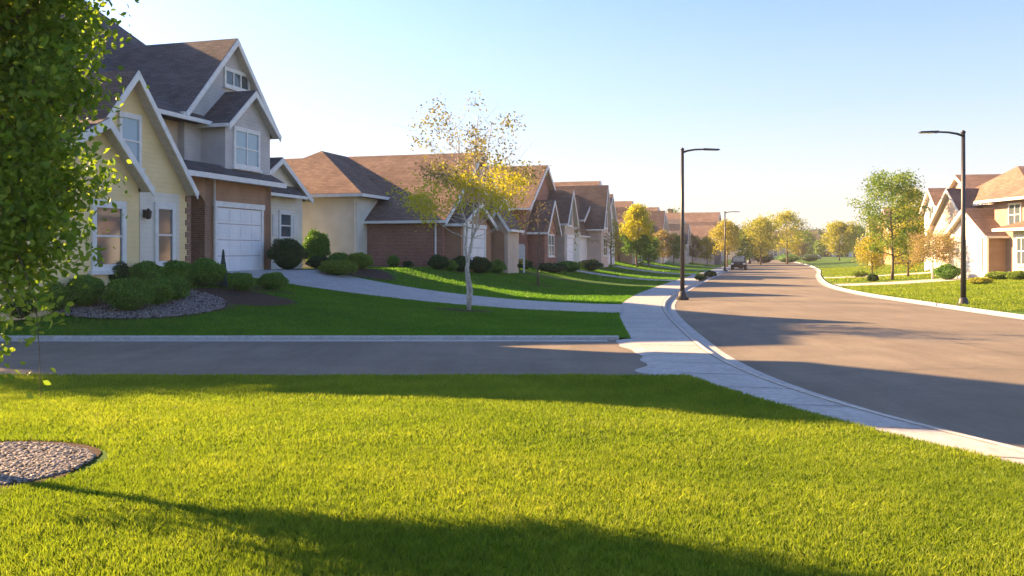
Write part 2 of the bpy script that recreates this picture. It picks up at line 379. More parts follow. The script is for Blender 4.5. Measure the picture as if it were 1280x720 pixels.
# ------------------------------------------------------------------ building kit (local frame: x to the street, y away from the camera)
def gable(H, x0, x1, y0, y1, ze, zr, axis, wall, roof, z0=-1.0, ov=.4, ovg=.35, trim='white_trim', th=.14, top_only=False, mid=None, gutters=True, wname='wall'):
    """a block with a gable roof; ridge along `axis`"""
    if axis == 'x': a0, a1, c0, c1 = x0, x1, y0, y1
    else: a0, a1, c0, c1 = y0, y1, x0, x1
    cm = (c0+c1)/2 if mid is None else mid
    poly = [(c0, z0), (c1, z0), (c1, ze), (cm, zr), (c0, ze)]
    if wall: MB().prism(poly, axis, a0, a1).build(wname, wall, H)
    m0 = (zr-ze)/(cm-c0); m1 = (zr-ze)/(c1-cm)
    g = .02
    L0, L1 = (c0-ov, ze-m0*ov+g), (c1+ov, ze-m1*ov+g)
    A0, A1 = a0-ovg, a1+ovg
    def sec(mb, lo, hi, b0, b1, cin=0):
        p = [(L0[0]-cin*0, L0[1]+lo), (cm, zr+g+lo), (cm, zr+g+hi), (L0[0], L0[1]+hi)]
        q = [(cm, zr+g+lo), (L1[0], L1[1]+lo), (L1[0], L1[1]+hi), (cm, zr+g+hi)]
        mb.prism(p, axis, b0, b1); mb.prism(q, axis, b0, b1)
    P = (lambda a, u_, z_: (a, u_, z_)) if axis == 'x' else (lambda a, u_, z_: (u_, a, z_))
    p = [(L0[0], L0[1]), (cm, zr+g), (L1[0], L1[1]), (L1[0], L1[1]+th), (cm, zr+g+th), (L0[0], L0[1]+th)]
    r = MB(); r.v = [P(A0, *q) for q in p]+[P(A1, *q) for q in p]
    r.f = [(0,1,4,5),(1,2,3,4),(6,11,10,7),(7,10,9,8)]+[(k, k+6, (k+1)%6+6, (k+1)%6) for k in range(6)]
    rf = r.build('roof', roof, H)
    p = [(L0[0]+.01, L0[1]-.03), (cm, zr+g-.03), (L1[0]-.01, L1[1]-.03), (L1[0]-.01, L1[1]-.004), (cm, zr+g-.004), (L0[0]+.01, L0[1]-.004)]
    for b0, b1 in ((a1+.003, A1-.003), (A0+.003, a0-.003)):
        f = MB(); f.v = [P(b0, *q) for q in p]+[P(b1, *q) for q in p]
        f.f = [(0,1,4,5),(1,2,3,4),(6,11,10,7),(7,10,9,8)]+[(k, k+6, (k+1)%6+6, (k+1)%6) for k in range(6)]
        f.build('soffit', 'stone_trim', H)
    for b0, b1 in ((A0-.05, A0-.004), (A1+.004, A1+.05)):
        p = [(L0[0], L0[1]-.16), (cm, zr+g-.16), (L1[0], L1[1]-.16), (L1[0], L1[1]+th-.03), (cm, zr+g+th-.03), (L0[0], L0[1]+th-.03)]
        f = MB(); f.v = [P(b0, *q) for q in p]+[P(b1, *q) for q in p]
        f.f = [(0,1,4,5),(1,2,3,4),(6,11,10,7),(7,10,9,8)]+[(k, k+6, (k+1)%6+6, (k+1)%6) for k in range(6)]
        f.build('rake_board', trim, H)
    if gutters:
        for (c, z), sg in ((L0, -1), (L1, 1)):
            e = MB()
            c_0, c_1 = sorted((c+sg*.004, c+sg*.11))
            if axis == 'x': e.box(A0, A1, c_0, c_1, z-.02, z+th-.02)
            else: e.box(c_0, c_1, A0, A1, z-.02, z+th-.02)
            e.build('gutter', trim, H)
    return rf
def hip(H, x0, x1, y0, y1, ze, zr, axis, wall, roof, z0=-1.0, ov=.45, trim='white_trim', inset=None, th=.14, hips=(True, True), wname='wall'):
    if wall: MB().box(x0, x1, y0, y1, z0, ze).build(wname, wall, H)
    X0, X1, Y0, Y1 = x0-ov, x1+ov, y0-ov, y1+ov
    h = min(X1-X0, Y1-Y0)/2 if inset is None else inset
    if axis == 'x':
        ym = (Y0+Y1)/2; a = (X0+(h if hips[0] else 0), ym, zr); b = (X1-(h if hips[1] else 0), ym, zr)
    else:
        xm = (X0+X1)/2; a = (xm, Y0+(h if hips[0] else 0), zr); b = (xm, Y1-(h if hips[1] else 0), zr)
    z = ze+.02; t = z+th
    c = [(X0,Y0),(X1,Y0),(X1,Y1),(X0,Y1)]
    r = MB(); lo = [(p[0],p[1],z) for p in c]; hi = [(p[0],p[1],t) for p in c]
    r.quad(*lo)
    for k in range(4): r.quad(lo[k], lo[(k+1)%4], hi[(k+1)%4], hi[k])
    if axis == 'x': r.quad(hi[0],hi[1],b,a); r.quad(hi[1],hi[2],b); r.quad(hi[2],hi[3],a,b); r.quad(hi[3],hi[0],a)
    else: r.quad(hi[1],hi[2],b,a); r.quad(hi[2],hi[3],b); r.quad(hi[3],hi[0],a,b); r.quad(hi[0],hi[1],a)
    r.build('roof', roof, H)
    for q in ((X0-.1,X1+.1,Y0-.1,Y0-.004),(X0-.1,X1+.1,Y1+.004,Y1+.1),(X0-.1,X0-.004,Y0,Y1),(X1+.004,X1+.1,Y0,Y1)):
        MB().box(*q, z-.05, t-.03).build('gutter', trim, H)
def fbox(mb, face, p, u0, u1, z0, z1, d0, d1):
    """box on a facade: face in x+,x-,y+,y-; p the wall plane; d0..d1 distance outward"""
    s = 1 if face[1] == '+' else -1
    a, b = sorted((p+s*d0, p+s*d1))
    if face[0] == 'x': mb.box(a, b, u0, u1, z0, z1)
    else: mb.box(u0, u1, a, b, z0, z1)
def window(H, face, p, u0, u1, z0, z1, glass='glass', mull=1, rail=True, trim='white_trim', fw=.09, sill=True, grid=0):
    f = MB()
    fbox(f, face, p, u0-fw, u1+fw, z1, z1+fw*1.3, .002, .07); fbox(f, face, p, u0-fw, u1+fw, z0-fw, z0, .002, .07)
    fbox(f, face, p, u0-fw, u0, z0, z1, .002, .07); fbox(f, face, p, u1, u1+fw, z0, z1, .002, .07)
    if sill: fbox(f, face, p, u0-fw*1.6, u1+fw*1.6, z0-fw*1.7, z0-fw, .002, .13)
    for k in range(mull):
        c = u0+(u1-u0)*(k+1)/(mull+1); fbox(f, face, p, c-.035, c+.035, z0, z1, .002, .06)
    if rail:
        c = (z0+z1)/2; fbox(f, face, p, u0, u1, c-.03, c+.03, .002, .055)
    w = f.build('window', trim, H)
    g = MB(); fbox(g, face, p, u0, u1, z0, z1, .002, .02); g.build('pane', glass, w)
    return w
def shutter(H, face, p, u0, u1, z0, z1, mat='lamp_metal'):
    f = MB(); fbox(f, face, p, u0, u1, z0, z1, .002, .05)
    z = z0+.06
    while z < z1-.08: fbox(f, face, p, u0+.04, u1-.04, z, z+.03, .05, .065); z += .07
    f.build('shutter', mat, H)
def garage(H, face, p, u0, u1, z0, z1, mat='garage_white', trim='white_trim', lights=True):
    g = MB(); n = 4; h = (z1-z0)/n
    for k in range(n): fbox(g, face, p, u0, u1, z0+k*h+.012, z0+(k+1)*h-.012, .002, .035)
    m = max(2, int((u1-u0)/.65)); w = (u1-u0)/m
    for k in range(n):
        for j in range(m): fbox(g, face, p, u0+j*w+.08, u0+(j+1)*w-.08, z0+k*h+.1, z0+(k+1)*h-.1, .035, .05)
    d = g.build('garage_door', mat, H)
    t = MB(); fbox(t, face, p, u0-.16, u0-.004, z0, z1+.02, .002, .09); fbox(t, face, p, u1+.004, u1+.16, z0, z1+.02, .002, .09)
    fbox(t, face, p, u0-.22, u1+.22, z1+.02, z1+.24, .002, .12); t.build('door_frame', trim, d)
def door(H, face, p, u0, u1, z0, z1, mat='brown_siding'):
    g = MB(); fbox(g, face, p, u0, u1, z0, z1, .002, .04)
    d = g.build('door', mat, H)
    t = MB(); fbox(t, face, p, u0-.1, u0-.003, z0, z1+.1, .002, .07); fbox(t, face, p, u1+.003, u1+.1, z0, z1+.1, .002, .07); fbox(t, face, p, u0, u1, z1+.003, z1+.1, .002, .07)
    t.build('door_frame', 'white_trim', d)
    k = MB(); fbox(k, face, p, u1-.12, u1-.06, z0+1, z0+1.06, .04, .09); k.build('handle', 'chrome', d)

# ================================================================== HOUSE 1 (big yellow / brown house on the corner)
K = 1.12
f1 = Fr((-11*K, 30*K), CH-(CH-1.5)*K)
H1 = empty('house', (*f1.O, f1.base), HEAD, 'tall corner house with yellow steep gables, brown garage front and dark shingle roof', 'house')
# garage block (brown), bay above (grey), pent roof between
gs0 = f1.X(262, 300, 0)[0]; gs1, gz = f1.X(336, 231, 0)
MB().box(-8, 0, gs0-.0, gs1, -1, gz).build('wall', 'brown_siding', H1)
# pent roof over the garage front
pe = .62
ps0 = f1.X(233, 213, pe)[0]; pz = gz-.05
mb = MB(); mb.hexa([(-.2,ps0,pz+.02),(pe,ps0,pz+.02),(pe,gs1+.25,pz+.02),(-.2,gs1+.25,pz+.02),(-.2,ps0,pz+.6),(pe,ps0,pz+.14),(pe,gs1+.25,pz+.14),(-.2,gs1+.25,pz+.6)])
mb.build('roof', 'roof_slate', H1)
MB().box(pe+.004, pe+.1, ps0-.05, gs1+.3, pz-.1, pz+.1).build('gutter', 'white_trim', H1)
MB().box(-.3, pe, gs0-.0, gs1+.2, pz-.04, pz+.018).build('soffit', 'white_trim', H1)
a0, zt = f1.X(269.5, 266, 0); a1, _ = f1.X(325, 268, 0)
garage(H1, 'x+', 0, a0, a1, 0.0, 2.62)
# downspout + corner posts at the garage
MB().tube([(.12, gs1-.1, gz-.1), (.12, gs1-.1, 0)], .05).build('downspout', 'brown_siding', H1)
MB().tube([(.12, gs0+.14, gz-.1), (.12, gs0+.14, 0)], .05).build('downspout', 'stone_trim', H1)
# bay D: grey gable
ds0 = f1.X(281, 200, 0)[0]; ds1 = f1.X(337, 200, 0)[0]; dm, dz = f1.X(313, 112, .35); de = f1.X(277, 152, .35)[1]
dmid = (ds0+ds1)/2
gable(H1, -6, .02, ds0, ds1, de+.1, dz-.12, 'x', 'grey_siding', 'roof_slate', z0=gz+.3, ov=.28, ovg=.35, mid=dmid)
w0, z1_ = f1.X(293, 163, 0); w1, z0_ = f1.X(321, 209, 0)
window(H1, 'x+', .02, w0, w1, z0_, z1_, 'glass_blue', 1, True, fw=.14)
# gable C: the big upper gable set back
ct = -1.0*K
cs0, cz0 = f1.X(237, 122, ct+.3); cm, cz = f1.X(297, 50, ct+.35); cs1, cz1 = f1.X(353, 172, ct+.35)
cmid = cm; hw = (cs1-cs0)/2
gable(H1, -14.5, ct, cm-hw+.3, cm+hw-.4, cz1+.35, cz-.1, 'x', 'grey_siding', 'roof_slate', z0=gz, ov=.38, ovg=.35, th=.16, mid=cm)
w0, z1_ = f1.X(281.5, 88, ct); w1, z0_ = f1.X(309, 113, ct)
window(H1, 'x+', ct, w0, w1, z0_, z1_, 'glass', 2, False, fw=.12)
# lower connecting body with its eave gutter left of the bay
lb, lz = f1.Y(208, 152, 0)
MB().box(-12, -1.4, -2.6, cm, -1, de).build('wall', 'tan_siding', H1)
mb = MB(); zz = de
mb.hexa([(-8.5,-3.4,zz),( -.55,-3.4,zz),(-.55,ds0+.1,zz),(-8.5,ds0+.1,zz),(-8.5,-3.4,zz+3.9),(-1.2,-3.4,zz+.5),(-1.2,ds0+.1,zz+.5),(-8.5,ds0+.1,zz+3.9)])
mb.build('roof', 'roof_slate', H1)
MB().box(-.545, -.44, -3.4, ds0+.1, zz-.04, zz+.12).build('gutter', 'white_trim', H1)
# entry recess: brown porch with arch beam, brick pillar
ra = 1.0*K
as1 = f1.X(237, 300, ra)[0]
MB().box(-1.2, -1.1, as1-.3, gs0, -1, gz-.1).build('porch_wall', 'brown_brick', H1)
MB().box(-1.1, .02, gs0-.34, gs0-.02, -1, gz-.05).build('pillar', 'brown_brick', H1)
arch = MB()
ac = (as1+gs0-.34)/2; arw = (gs0-.34-as1)/2
n = 12
for k in range(n):
    t0, t1 = math.pi*k/n, math.pi*(k+1)/n
    q = [(ac+arw*math.cos(t), 2.6+.62*math.sin(t)) for t in (t0, t1)]
    arch.hexa([(-.25,q[0][0],q[0][1]),(.05,q[0][0],q[0][1]),(.05,q[1][0],q[1][1]),(-.25,q[1][0],q[1][1]),
               (-.25,q[0][0],gz-.06),(.05,q[0][0],gz-.06),(.05,q[1][0],gz-.06),(-.25,q[1][0],gz-.06)])
arch.build('arch', 'brown_siding', H1)
door(H1, 'x+', -1.1, ac-.5, ac+.5, 0, 2.15)
MB().box(-1.1, .5, as1, gs0, -.9, 0).build('porch_floor', 'concrete', H1)
# gable A (yellow)
am, az = f1.X(172, 90, ra+.4); ae, aez = f1.X(247, 243, ra+.4)
ahw = as1-am; asl = (az-aez)/(ae-am)
gable(H1, -7, ra, am-ahw, as1, az-.1-asl*ahw, az-.1, 'x', 'yellow_siding', 'roof_slate', ov=ae-as1-.05, ovg=.42, th=.16)
w0, z1_ = f1.X(151, 146, ra); w1, z0_ = f1.X(172, 205, ra)
window(H1, 'x+', ra, w0, w1, z0_, z1_, 'glass_blue', 0, True, fw=.13)
w0, z1_ = f1.X(195.5, 261, ra); w1, z0_ = f1.X(213, 326, ra)
window(H1, 'x+', ra+.03, w0, w1, z0_, z1_, 'glass', 0, True, fw=.17)
# pale ground floor panel and quoins of gable A
cs = f1.X(174, 300, ra)[0]
MB().box(ra, ra+.03, cs, w0+.6*(as1-w0)*1.1, -1, f1.X(190, 240, ra)[1]).build('wall_panel', 'cream_siding', H1)
q = MB(); z = -.6; k = 0
while z < 3.0:
    L_ = .42 if k % 2 else .26
    q.box(ra-L_*.5, ra+.035, as1-L_*.6, as1+.035, z, z+.2); z += .215; k += 1
q.build('quoins', 'brown_brick', H1)
# wall lamp
ls, lz = f1.X(179, 268, ra)
wl = MB(); wl.box(ra+.03, ra+.12, ls-.06, ls+.06, lz-.1, lz+.16); wl.tube([(ra+.2,ls,lz-.16),(ra+.2,ls,lz-.12),(ra+.2,ls,lz+.1),(ra+.2,ls,lz+.2)], [.05,.09,.12,.02], 8); wl.build('wall_lamp', 'lamp_metal', H1)
# gable B (yellow, in front)
rb = 1.8*K
bm_, bz = f1.X(133, 150, rb+.3); be, bez = f1.X(189, 238, rb+.3); bs1 = f1.X(173, 300, rb)[0]
bhw = bs1-bm_; bsl = (bz-bez)/(be-bm_)
gable(H1, -6, rb, bm_-bhw-1.6, bs1, bz-.1-bsl*bhw, bz-.1, 'x', 'yellow_siding', 'roof_slate', ov=be-bs1-.05, ovg=.4, th=.16, mid=bm_)
w0, z1_ = f1.X(119, 259, rb); w1, z0_ = f1.X(151, 330, rb)
window(H1, 'x+', rb, w0, w1, z0_, z1_, 'glass', 0, True, fw=.18)
# small right wing E
et = -1.0*K
em, ez = f1.X(352, 198, et+.3); ee, eez = f1.X(387, 246, et+.3); es1 = f1.X(378, 300, et)[0]
ehw = es1-em; esl = (ez-eez)/(ee-em)
gable(H1, -9, et, em-ehw, es1, ez-.1-esl*ehw, ez-.1, 'x', 'cream_siding', 'roof_slate', ov=.4, ovg=.35)
w0, z1_ = f1.X(350, 268, et); w1, z0_ = f1.X(362.5, 296, et)
window(H1, 'x+', et, w0, w1, z0_, z1_, 'glass', 0, True, fw=.16)
shutter(H1, 'x+', et, w0-.7, w0-.25, z0_, z1_, 'white_trim'); shutter(H1, 'x+', et, w1+.25, w1+.7, z0_, z1_, 'white_trim')
e0, ezz = f1.X(338, 240, et+.5)
mb = MB(); mb.hexa([(et+.01,gs1+.1,ezz-.1),(et+.55,gs1+.1,ezz-.1),(et+.55,es1-.6,ezz-.1),(et+.01,es1-.6,ezz-.1),(et+.01,gs1+.1,ezz+.45),(et+.55,gs1+.1,ezz),(et+.55,es1-.6,ezz),(et+.01,es1-.6,ezz+.45)]).build('roof', 'roof_slate', H1)
MB().box(et+.554, et+.64, gs1+.1, es1-.55, ezz-.16, ezz-.02).build('gutter', 'white_trim', H1)
# tall main body behind, and the front tower to the left (outside the frame, throws the long shadow)
hip(H1, -18, -6, -5.3, 10.8, 8.2, 13.9, 'y', 'grey_siding', 'roof_slate', z0=-1, inset=4.6)
hip(H1, -6.8, -.4, -13.4, -7.1, 8.4, 11.9, 'y', 'yellow_siding', 'roof_slate', inset=1.3)
for zz in (1, 4.2): 
    window(H1, 'x+', -.4, -11.6, -10.3, zz, zz+1.5, 'glass'); window(H1, 'x+', -.4, -9.2, -7.9, zz, zz+1.5, 'glass')

# ================================================================== HOUSE 2
f2 = Fr((-3.64, 46), 1.42)
H2 = empty('house', (*f2.O, f2.base), HEAD, 'low house with long brown hip and gable roof, cream side and red brick side wall', 'house', 'houses along the left side of the street')
ez2 = f2.Y(500, 274, 0)[1]; rz2 = f2.Y(590, 192, 6)[1]
tb0 = -4.3
gable(H2, -14, 0, 0, 12, ez2, rz2-.1, 'x', 'red_brick', 'roof_brown', ov=.35, ovg=.3)
hip(H2, -12.6, tb0, -1.2, 11, 3.72, rz2+.05, 'y', 'cream_siding', 'roof_brown', inset=4.4, ov=.5)
# little garage gable to the street
gable(H2, -.2, .85, .55, 5.9, 2.3, 3.45, 'x', 'brown_siding', 'roof_brown', ov=.3, ovg=.25)
garage(H2, 'x+', .85, 1.0, 4.4, 0, 2.1)
gable(H2, -1, .5, 6.6, 11.2, 2.4, 4.2, 'x', 'tan_siding', 'roof_brown', ov=.3, ovg=.25)
gable(H2, .52, 1.75, 6.2, 8.6, 2.3, 3.2, 'y', 'tan_siding', 'roof_brown', ov=.2, ovg=.25)
dd = MB(); dd.prism([(.75,0),(1.55,0),(1.55,1.7)]+[(1.15+.4*math.cos(math.pi*k/8), 1.7+.4*math.sin(math.pi*k/8)) for k in range(1, 8)]+[(.75,1.7)], 'y', 6.16, 6.195); dd.build('door', 'brown_siding', H2)
window(H2, 'x+', .5, 9.2, 10.6, .7, 2.1)
MB().tube([(-.35,-.08,ez2-.1),(-.35,-.08,0)], .045).build('downspout', 'white_trim', H2)
MB().tube([(tb0-.1,-1.3,3.6),(tb0-.1,-1.3,0)], .045).build('downspout', 'cream_siding', H2)
window(H2, 'x+', 0, 6.2, 7.4, 4.4, 5.6)

# ================================================================== generic street houses
def street_house(label, O, base, ang, wallm, sidem, roofm, S=13, D=11, ze=3.2, zr=7.0, frontg=(), upper=None, group=None, garages=(), chim=False, side_windows=True, far=False, gm='garage_white', hipmain=False, dormer=False):
    H = empty('house', (O[0], O[1], base), ang, label, 'house', group)
    if hipmain: hip(H, -D, 0, 0, S, ze, zr, 'y', sidem, roofm, inset=D*.45)
    else: gable(H, -D, 0, 0, S, ze, zr, 'x', sidem, roofm, ov=.4, ovg=.4)
    for (y0, y1, xf, e, r, wm) in frontg:
        gable(H, -D*.45, xf, y0, y1, e, r, 'x', wm, roofm, ov=.3, ovg=.3)
        c = (y0+y1)/2
        if r > 5: window(H, 'x+', xf, c-.6, c+.6, e+.2-.5, e+1.1, 'glass', 1, False)
        if not any(g[0] < c < g[1] for g in garages): window(H, 'x+', xf, c-.8, c+.8, .8, 2.2, 'glass', 1, True)
    for (y0, y1, xf, z1) in garages: garage(H, 'x+', xf, y0, y1, 0, z1, gm)
    if side_windows:
        for yq, fc in ((0, 'y-'),):
            window(H, fc, yq, -D*.75, -D*.75+1.2, 1, 2.3); window(H, fc, yq, -D*.4, -D*.4+1.2, 1, 2.3)
            if not hipmain and zr > 6.4 and False: pass
    if chim: MB().box(-D*.55, -D*.55+.8, S*.5+.7, S*.5+1.5, ze, zr+.9).build('chimney', 'red_brick', H)
    if dormer:
        gable(H, -D*.5, -1.0, S*.1, S*.1+2.6, zr-2.6, zr-1.2, 'x', wallm, roofm, z0=ze, ov=.25, ovg=.25)
        window(H, 'x+', -1.0, S*.1+.7, S*.1+1.9, zr-3.4+.3, zr-2.3, 'glass', 0, True)
    return H
GRP = 'houses along the left side of the street'
def leftO(Y, back): return (float(Lx(Y))-back, Y)
O = leftO(61, 11.8)
h3 = street_house('red brick house with plain side wall and cream arched front gable', O, tz(*O)-.05, HEAD, 'red_brick', 'red_brick', 'roof_brown', 9.6, 12, 4.2, 8.4-1.4+.35,
    [(.6,4.2,1.2,2.6,4.6,'red_brick'), (5.2,8.6,1.6,3.4,5.6,'tan_siding')], garages=[(5.8,8.0,1.6,2.1)], group=GRP, side_windows=False)
O = leftO(78, 11.5)
h4 = street_house('house with tall narrow white gable and low white lean-to beside it', O, tz(*O), HEAD-.03, 'white_siding', 'blush_siding', 'roof_brown', 13, 12, 4.0, 7.7,
    [(1.2,4.4,1.6,3.6,7.0,'blush_siding'), (6.5,11.5,.8,3.6,6.6,'white_siding')], garages=[(7.2,10.6,.8,2.2)], group=GRP)
gable(h4, -2.0, .3, -1.7, 3, 2.9, 6.1, 'y', 'white_siding', 'roof_brown', ov=.2, ovg=.25)
MB().prism([(-4.8,-.6),(-2.02,-.6),(-2.02,2.2),(-4.8,.35)], 'y', -1.5, 2.5).build('lean_to', 'white_siding', h4)
MB().prism([(-5.0,.24),(-2.03,2.23),(-2.03,2.33),(-5.0,.34)], 'y', -1.8, 2.5).build('lean_to_roof', 'roof_slate', h4)
window(h4, 'y-', -1.7, -1.2, -.5, 3.2, 4.3, 'glass', 0, True, fw=.06); window(h4, 'y-', -1.7, -1.3, -.4, .6, 1.9, 'glass', 0, True, fw=.06)
O = leftO(97, 11.5)
street_house('brown roofed house with red rake boards behind the yellow street tree', O, tz(*O), HEAD-.05, 'tan_siding', 'brown_siding', 'roof_brown', 13, 12, 3.6, 6.9,
    [(1.0,4.6,1.4,3.0,6.0,'tan_siding'), (6.5,10.5,.8,3.0,5.6,'yellow_siding')], garages=[(7,10,.8,2.1)], group=GRP)
O = leftO(116, 11.0)
street_house('tan house with pale stone front gables right of the yellow tree', O, tz(*O), HEAD-.05, 'cream_siding', 'tan_siding', 'roof_brown', 14, 12, 3.8, 7.3,
    [(1.0,5.0,1.6,3.2,6.6,'cream_siding'), (7,12,.8,3.2,6.2,'grey_siding')], garages=[(8,11,.8,2.1)], group=GRP)
O = leftO(133, 9.0)
street_house('grey walled house with slate roof just left of the street lamp pole', O, tz(*O), HEAD-.05, 'grey_siding', 'grey_siding', 'roof_slate', 12, 11, 3.6, 6.6,
    [(1.0,5.0,1.2,3.0,5.8,'grey_siding'), (6,10.5,.6,3.0,5.4,'blush_siding')], garages=[(6.8,9.8,.6,2.1)], group=GRP)
O = leftO(148, 4.5)
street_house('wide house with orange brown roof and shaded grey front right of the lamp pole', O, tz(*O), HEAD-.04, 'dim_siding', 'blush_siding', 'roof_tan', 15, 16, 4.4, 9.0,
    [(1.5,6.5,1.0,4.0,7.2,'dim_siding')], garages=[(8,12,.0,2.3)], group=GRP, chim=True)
O = leftO(176, 8)
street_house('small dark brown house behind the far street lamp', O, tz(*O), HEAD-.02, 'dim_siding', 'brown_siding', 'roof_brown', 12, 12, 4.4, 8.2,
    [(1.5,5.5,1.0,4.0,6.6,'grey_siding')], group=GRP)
O = leftO(205, 7)
street_house('pale house half hidden by the golden trees at the street end', O, tz(*O), HEAD, 'cream_siding', 'tan_siding', 'roof_brown', 14, 13, 4.2, 7.6,
    [(1.5,6.5,1.0,4.0,6.6,'cream_siding')], group=GRP)
# houses closing the street end, facing the camera
H = empty('house', (82, 262, .12), R(-100), 'low house closing the far street end with flat looking brown roof', 'house')
gable(H, -10, 0, -9, 9, 5.2, 8.6, 'y', 'tan_siding', 'roof_tan'); window(H, 'x+', 0, -6, -3, 1, 3, mull=2); window(H, 'x+', 0, 2, 6, 1, 3.4, mull=2); door(H, 'x+', 0, -1, .2, 0, 2.2)
H = empty('house', (101, 268, .5), R(-96), 'white garage row with three dark doors at the far right street end', 'house')
gable(H, -8, 0, -9, 9, 2.6, 3.9, 'y', 'white_siding', 'roof_tan')
for k in range(3): garage(H, 'x+', 0, -7.2+k*5, -3.6+k*5, 0, 2.2, 'garage_black')
H = empty('house', (62, 275, .5), R(-96), 'grey house behind the golden trees at the street end', 'house')
gable(H, -10, 0, -9, 9, 4.2, 7.4, 'y', 'grey_siding', 'roof_brown'); window(H, 'x+', 0, -6, -3, 1, 3, mull=2); window(H, 'x+', 0, 2, 6, 1, 3.4, mull=2)

# ================================================================== right-hand houses (facade faces the street, to the left)
AR = math.pi+HEAD
# R1: near one
fr1 = Fr((31.2, 54.0), 1.15, R(-178))      # local x -> street (left), local y -> towards the camera
HR = empty('house', (*fr1.O, fr1.base), R(-178), 'large tan roofed house with white garage gable by the right street lamp', 'house', 'houses along the right side of the street')
gable(HR, -4, 2.0, -4.6, 0, 2.15, 3.75, 'x', 'umber_siding', 'roof_tan', ov=.3, ovg=.35)
MB().prism([(-4.5,-.9),(-.1,-.9),(-.1,2.1),(-2.3,3.6),(-4.5,2.1)], 'x', 2.003, 2.03).build('wall_panel', 'white_siding', HR)
garage(HR, 'x+', 2.03, -3.9, -.7, 0, 2.0)
hip(HR, -9, 1.7, 2.0, 10, 2.35, 4.5, 'y', 'cream_siding', 'roof_tan', inset=3.2, ov=.7)
window(HR, 'x+', 1.7, 2.5, 3.3, .4, 1.9); window(HR, 'x+', 1.7, 3.8, 5.2, .4, 1.9); window(HR, 'x+', 1.7, 6.4, 7.6, .4, 1.9)
hip(HR, -9, .9, -1.2, 8, 4.2, 7.9, 'y', 'umber_siding', 'roof_tan', inset=4.6, ov=.75)
window(HR, 'x+', .9, .4, 1.5, 2.75, 3.95)
hip(HR, -12, -1.2, -10.5, 0, 4.3, 6.9, 'x', 'tan_siding', 'roof_tan', inset=2.4, ov=.5)
gable(HR, -8, .3, -9.6, -5.4, 3.3, 5.4, 'x', 'blush_siding', 'roof_tan', ov=.3, ovg=.3); window(HR, 'x+', .3, -8.2, -6.8, 1, 2.4)
A2 = R(170)
fr2 = Fr((37.4, 73.8), .95, A2)
H = empty('house', (*fr2.O, fr2.base), A2, 'white gabled two storey house behind the leafy tree on the right', 'house', 'houses along the right side of the street')
gable(H, -12, 0, -6, 7, 4.6, 7.6, 'x', 'tan_siding', 'roof_tan', ov=.4, ovg=.4)
gable(H, -6, 1.4, -4.6, 0, 4.9, 6.7, 'x', 'white_siding', 'roof_tan', ov=.35, ovg=.35)
gable(H, -6, 2.4, .8, 6.6, 2.6, 4.9, 'x', 'blush_siding', 'roof_tan', ov=.4, ovg=.35)
garage(H, 'x+', 2.4, 1.8, 5.4, 0, 2.2); window(H, 'x+', 1.4, -3.2, -1.6, 1, 2.6); window(H, 'x+', 1.4, -2.9, -1.7, 3.9, 5.2)
window(H, 'y+', 7, -5, -3.6, 1, 2.4); window(H, 'y+', 7, -9, -7.6, 1, 2.4)
fr3 = Fr((50, 118), .95, AR)
H = empty('house', (*fr3.O, fr3.base), AR, 'brown house far down the right side behind the golden shrubs', 'house', 'houses along the right side of the street')
gable(H, -12, 0, -6, 7, 3.6, 7.2, 'x', 'brown_siding', 'roof_tan'); gable(H, -6, 1.4, -6.4, -1.4, 3.2, 6.2, 'x', 'tan_siding', 'roof_tan'); window(H, 'x+', 1.4, -4.8, -3.2, 1, 2.6)

# ================================================================== drives
DR = []
def drive(fr, y0, y1, t0, road='L', name='driveway'):
    DR.append((fr.O, fr.n, fr.w, y0, y1, t0))
    a = fr.P(t0, y0); d = fr.P(t0, y1)
    def hit(y):
        t = t0
        for _ in range(4000):
            p = fr.P(t, y)
            if road == 'L' and p[0] >= Lx(p[1])-walkw(p[1])+.05: return p
            if road == 'R' and p[0] <= Rx(p[1])+.24: return p
            t += .02
        return p
    return drape(name, (a, hit(y0), hit(y1), d), 'concrete', 70, 12, .035)
drive(f1, gs0-.35, gs1+.25, .03)
drive(Fr(tuple(f2.O), 1.4), 1.0, 4.6, .9) if False else None
for Y, s0, s1 in ((61, 5.5, 8.3), (78, 6.8, 11), (97, 6.7, 10.3), (116, 7.6, 11.4)):
    O = leftO(Y, 11.6); drive(Fr(O, 1), s0, s1, 1.7)
drive(fr1, -4.3, -.3, 2.1, 'R'); drive(fr2, 1.5, 5.6, 2.45, 'R')
# edging strip of soil along the first drive
e0 = f1.P(2.0, gs1+.3)

# ================================================================== vegetation
def leaves(C, size, rng, up=.3, aspect=.55, rnd=None, droop=0):
    """one 6-vertex pointed leaf, folded along its rib, at every centre"""
    N = len(C)
    d = rng.normal(size=(N, 3)); d[:, 2] -= droop; d /= np.linalg.norm(d, axis=1)[:, None]
    nn = rng.normal(size=(N, 3)); nn[:, 2] += up*2; s = np.cross(d, nn); s /= np.linalg.norm(s, axis=1)[:, None]+1e-9
    n = np.cross(s, d)
    sz = size*rng.uniform(.65, 1.25, N)[:, None]
    w = sz*aspect
    P = np.stack([C-d*sz*.5, C-d*sz*.1+s*w*.5+n*w*.18, C+d*sz*.25+s*w*.36+n*w*.12, C+d*sz*.5, C+d*sz*.25-s*w*.36+n*w*.12, C-d*sz*.1-s*w*.5+n*w*.18], 1)
    base = (np.arange(N)*6)[:, None]
    f = np.concatenate([base+np.array([[0,1,2,3]]), base+np.array([[0,3,4,5]])], 0)
    if rnd is None: rnd = rng.random(N)
    return P.reshape(-1, 3), f, np.repeat(rnd, 6)
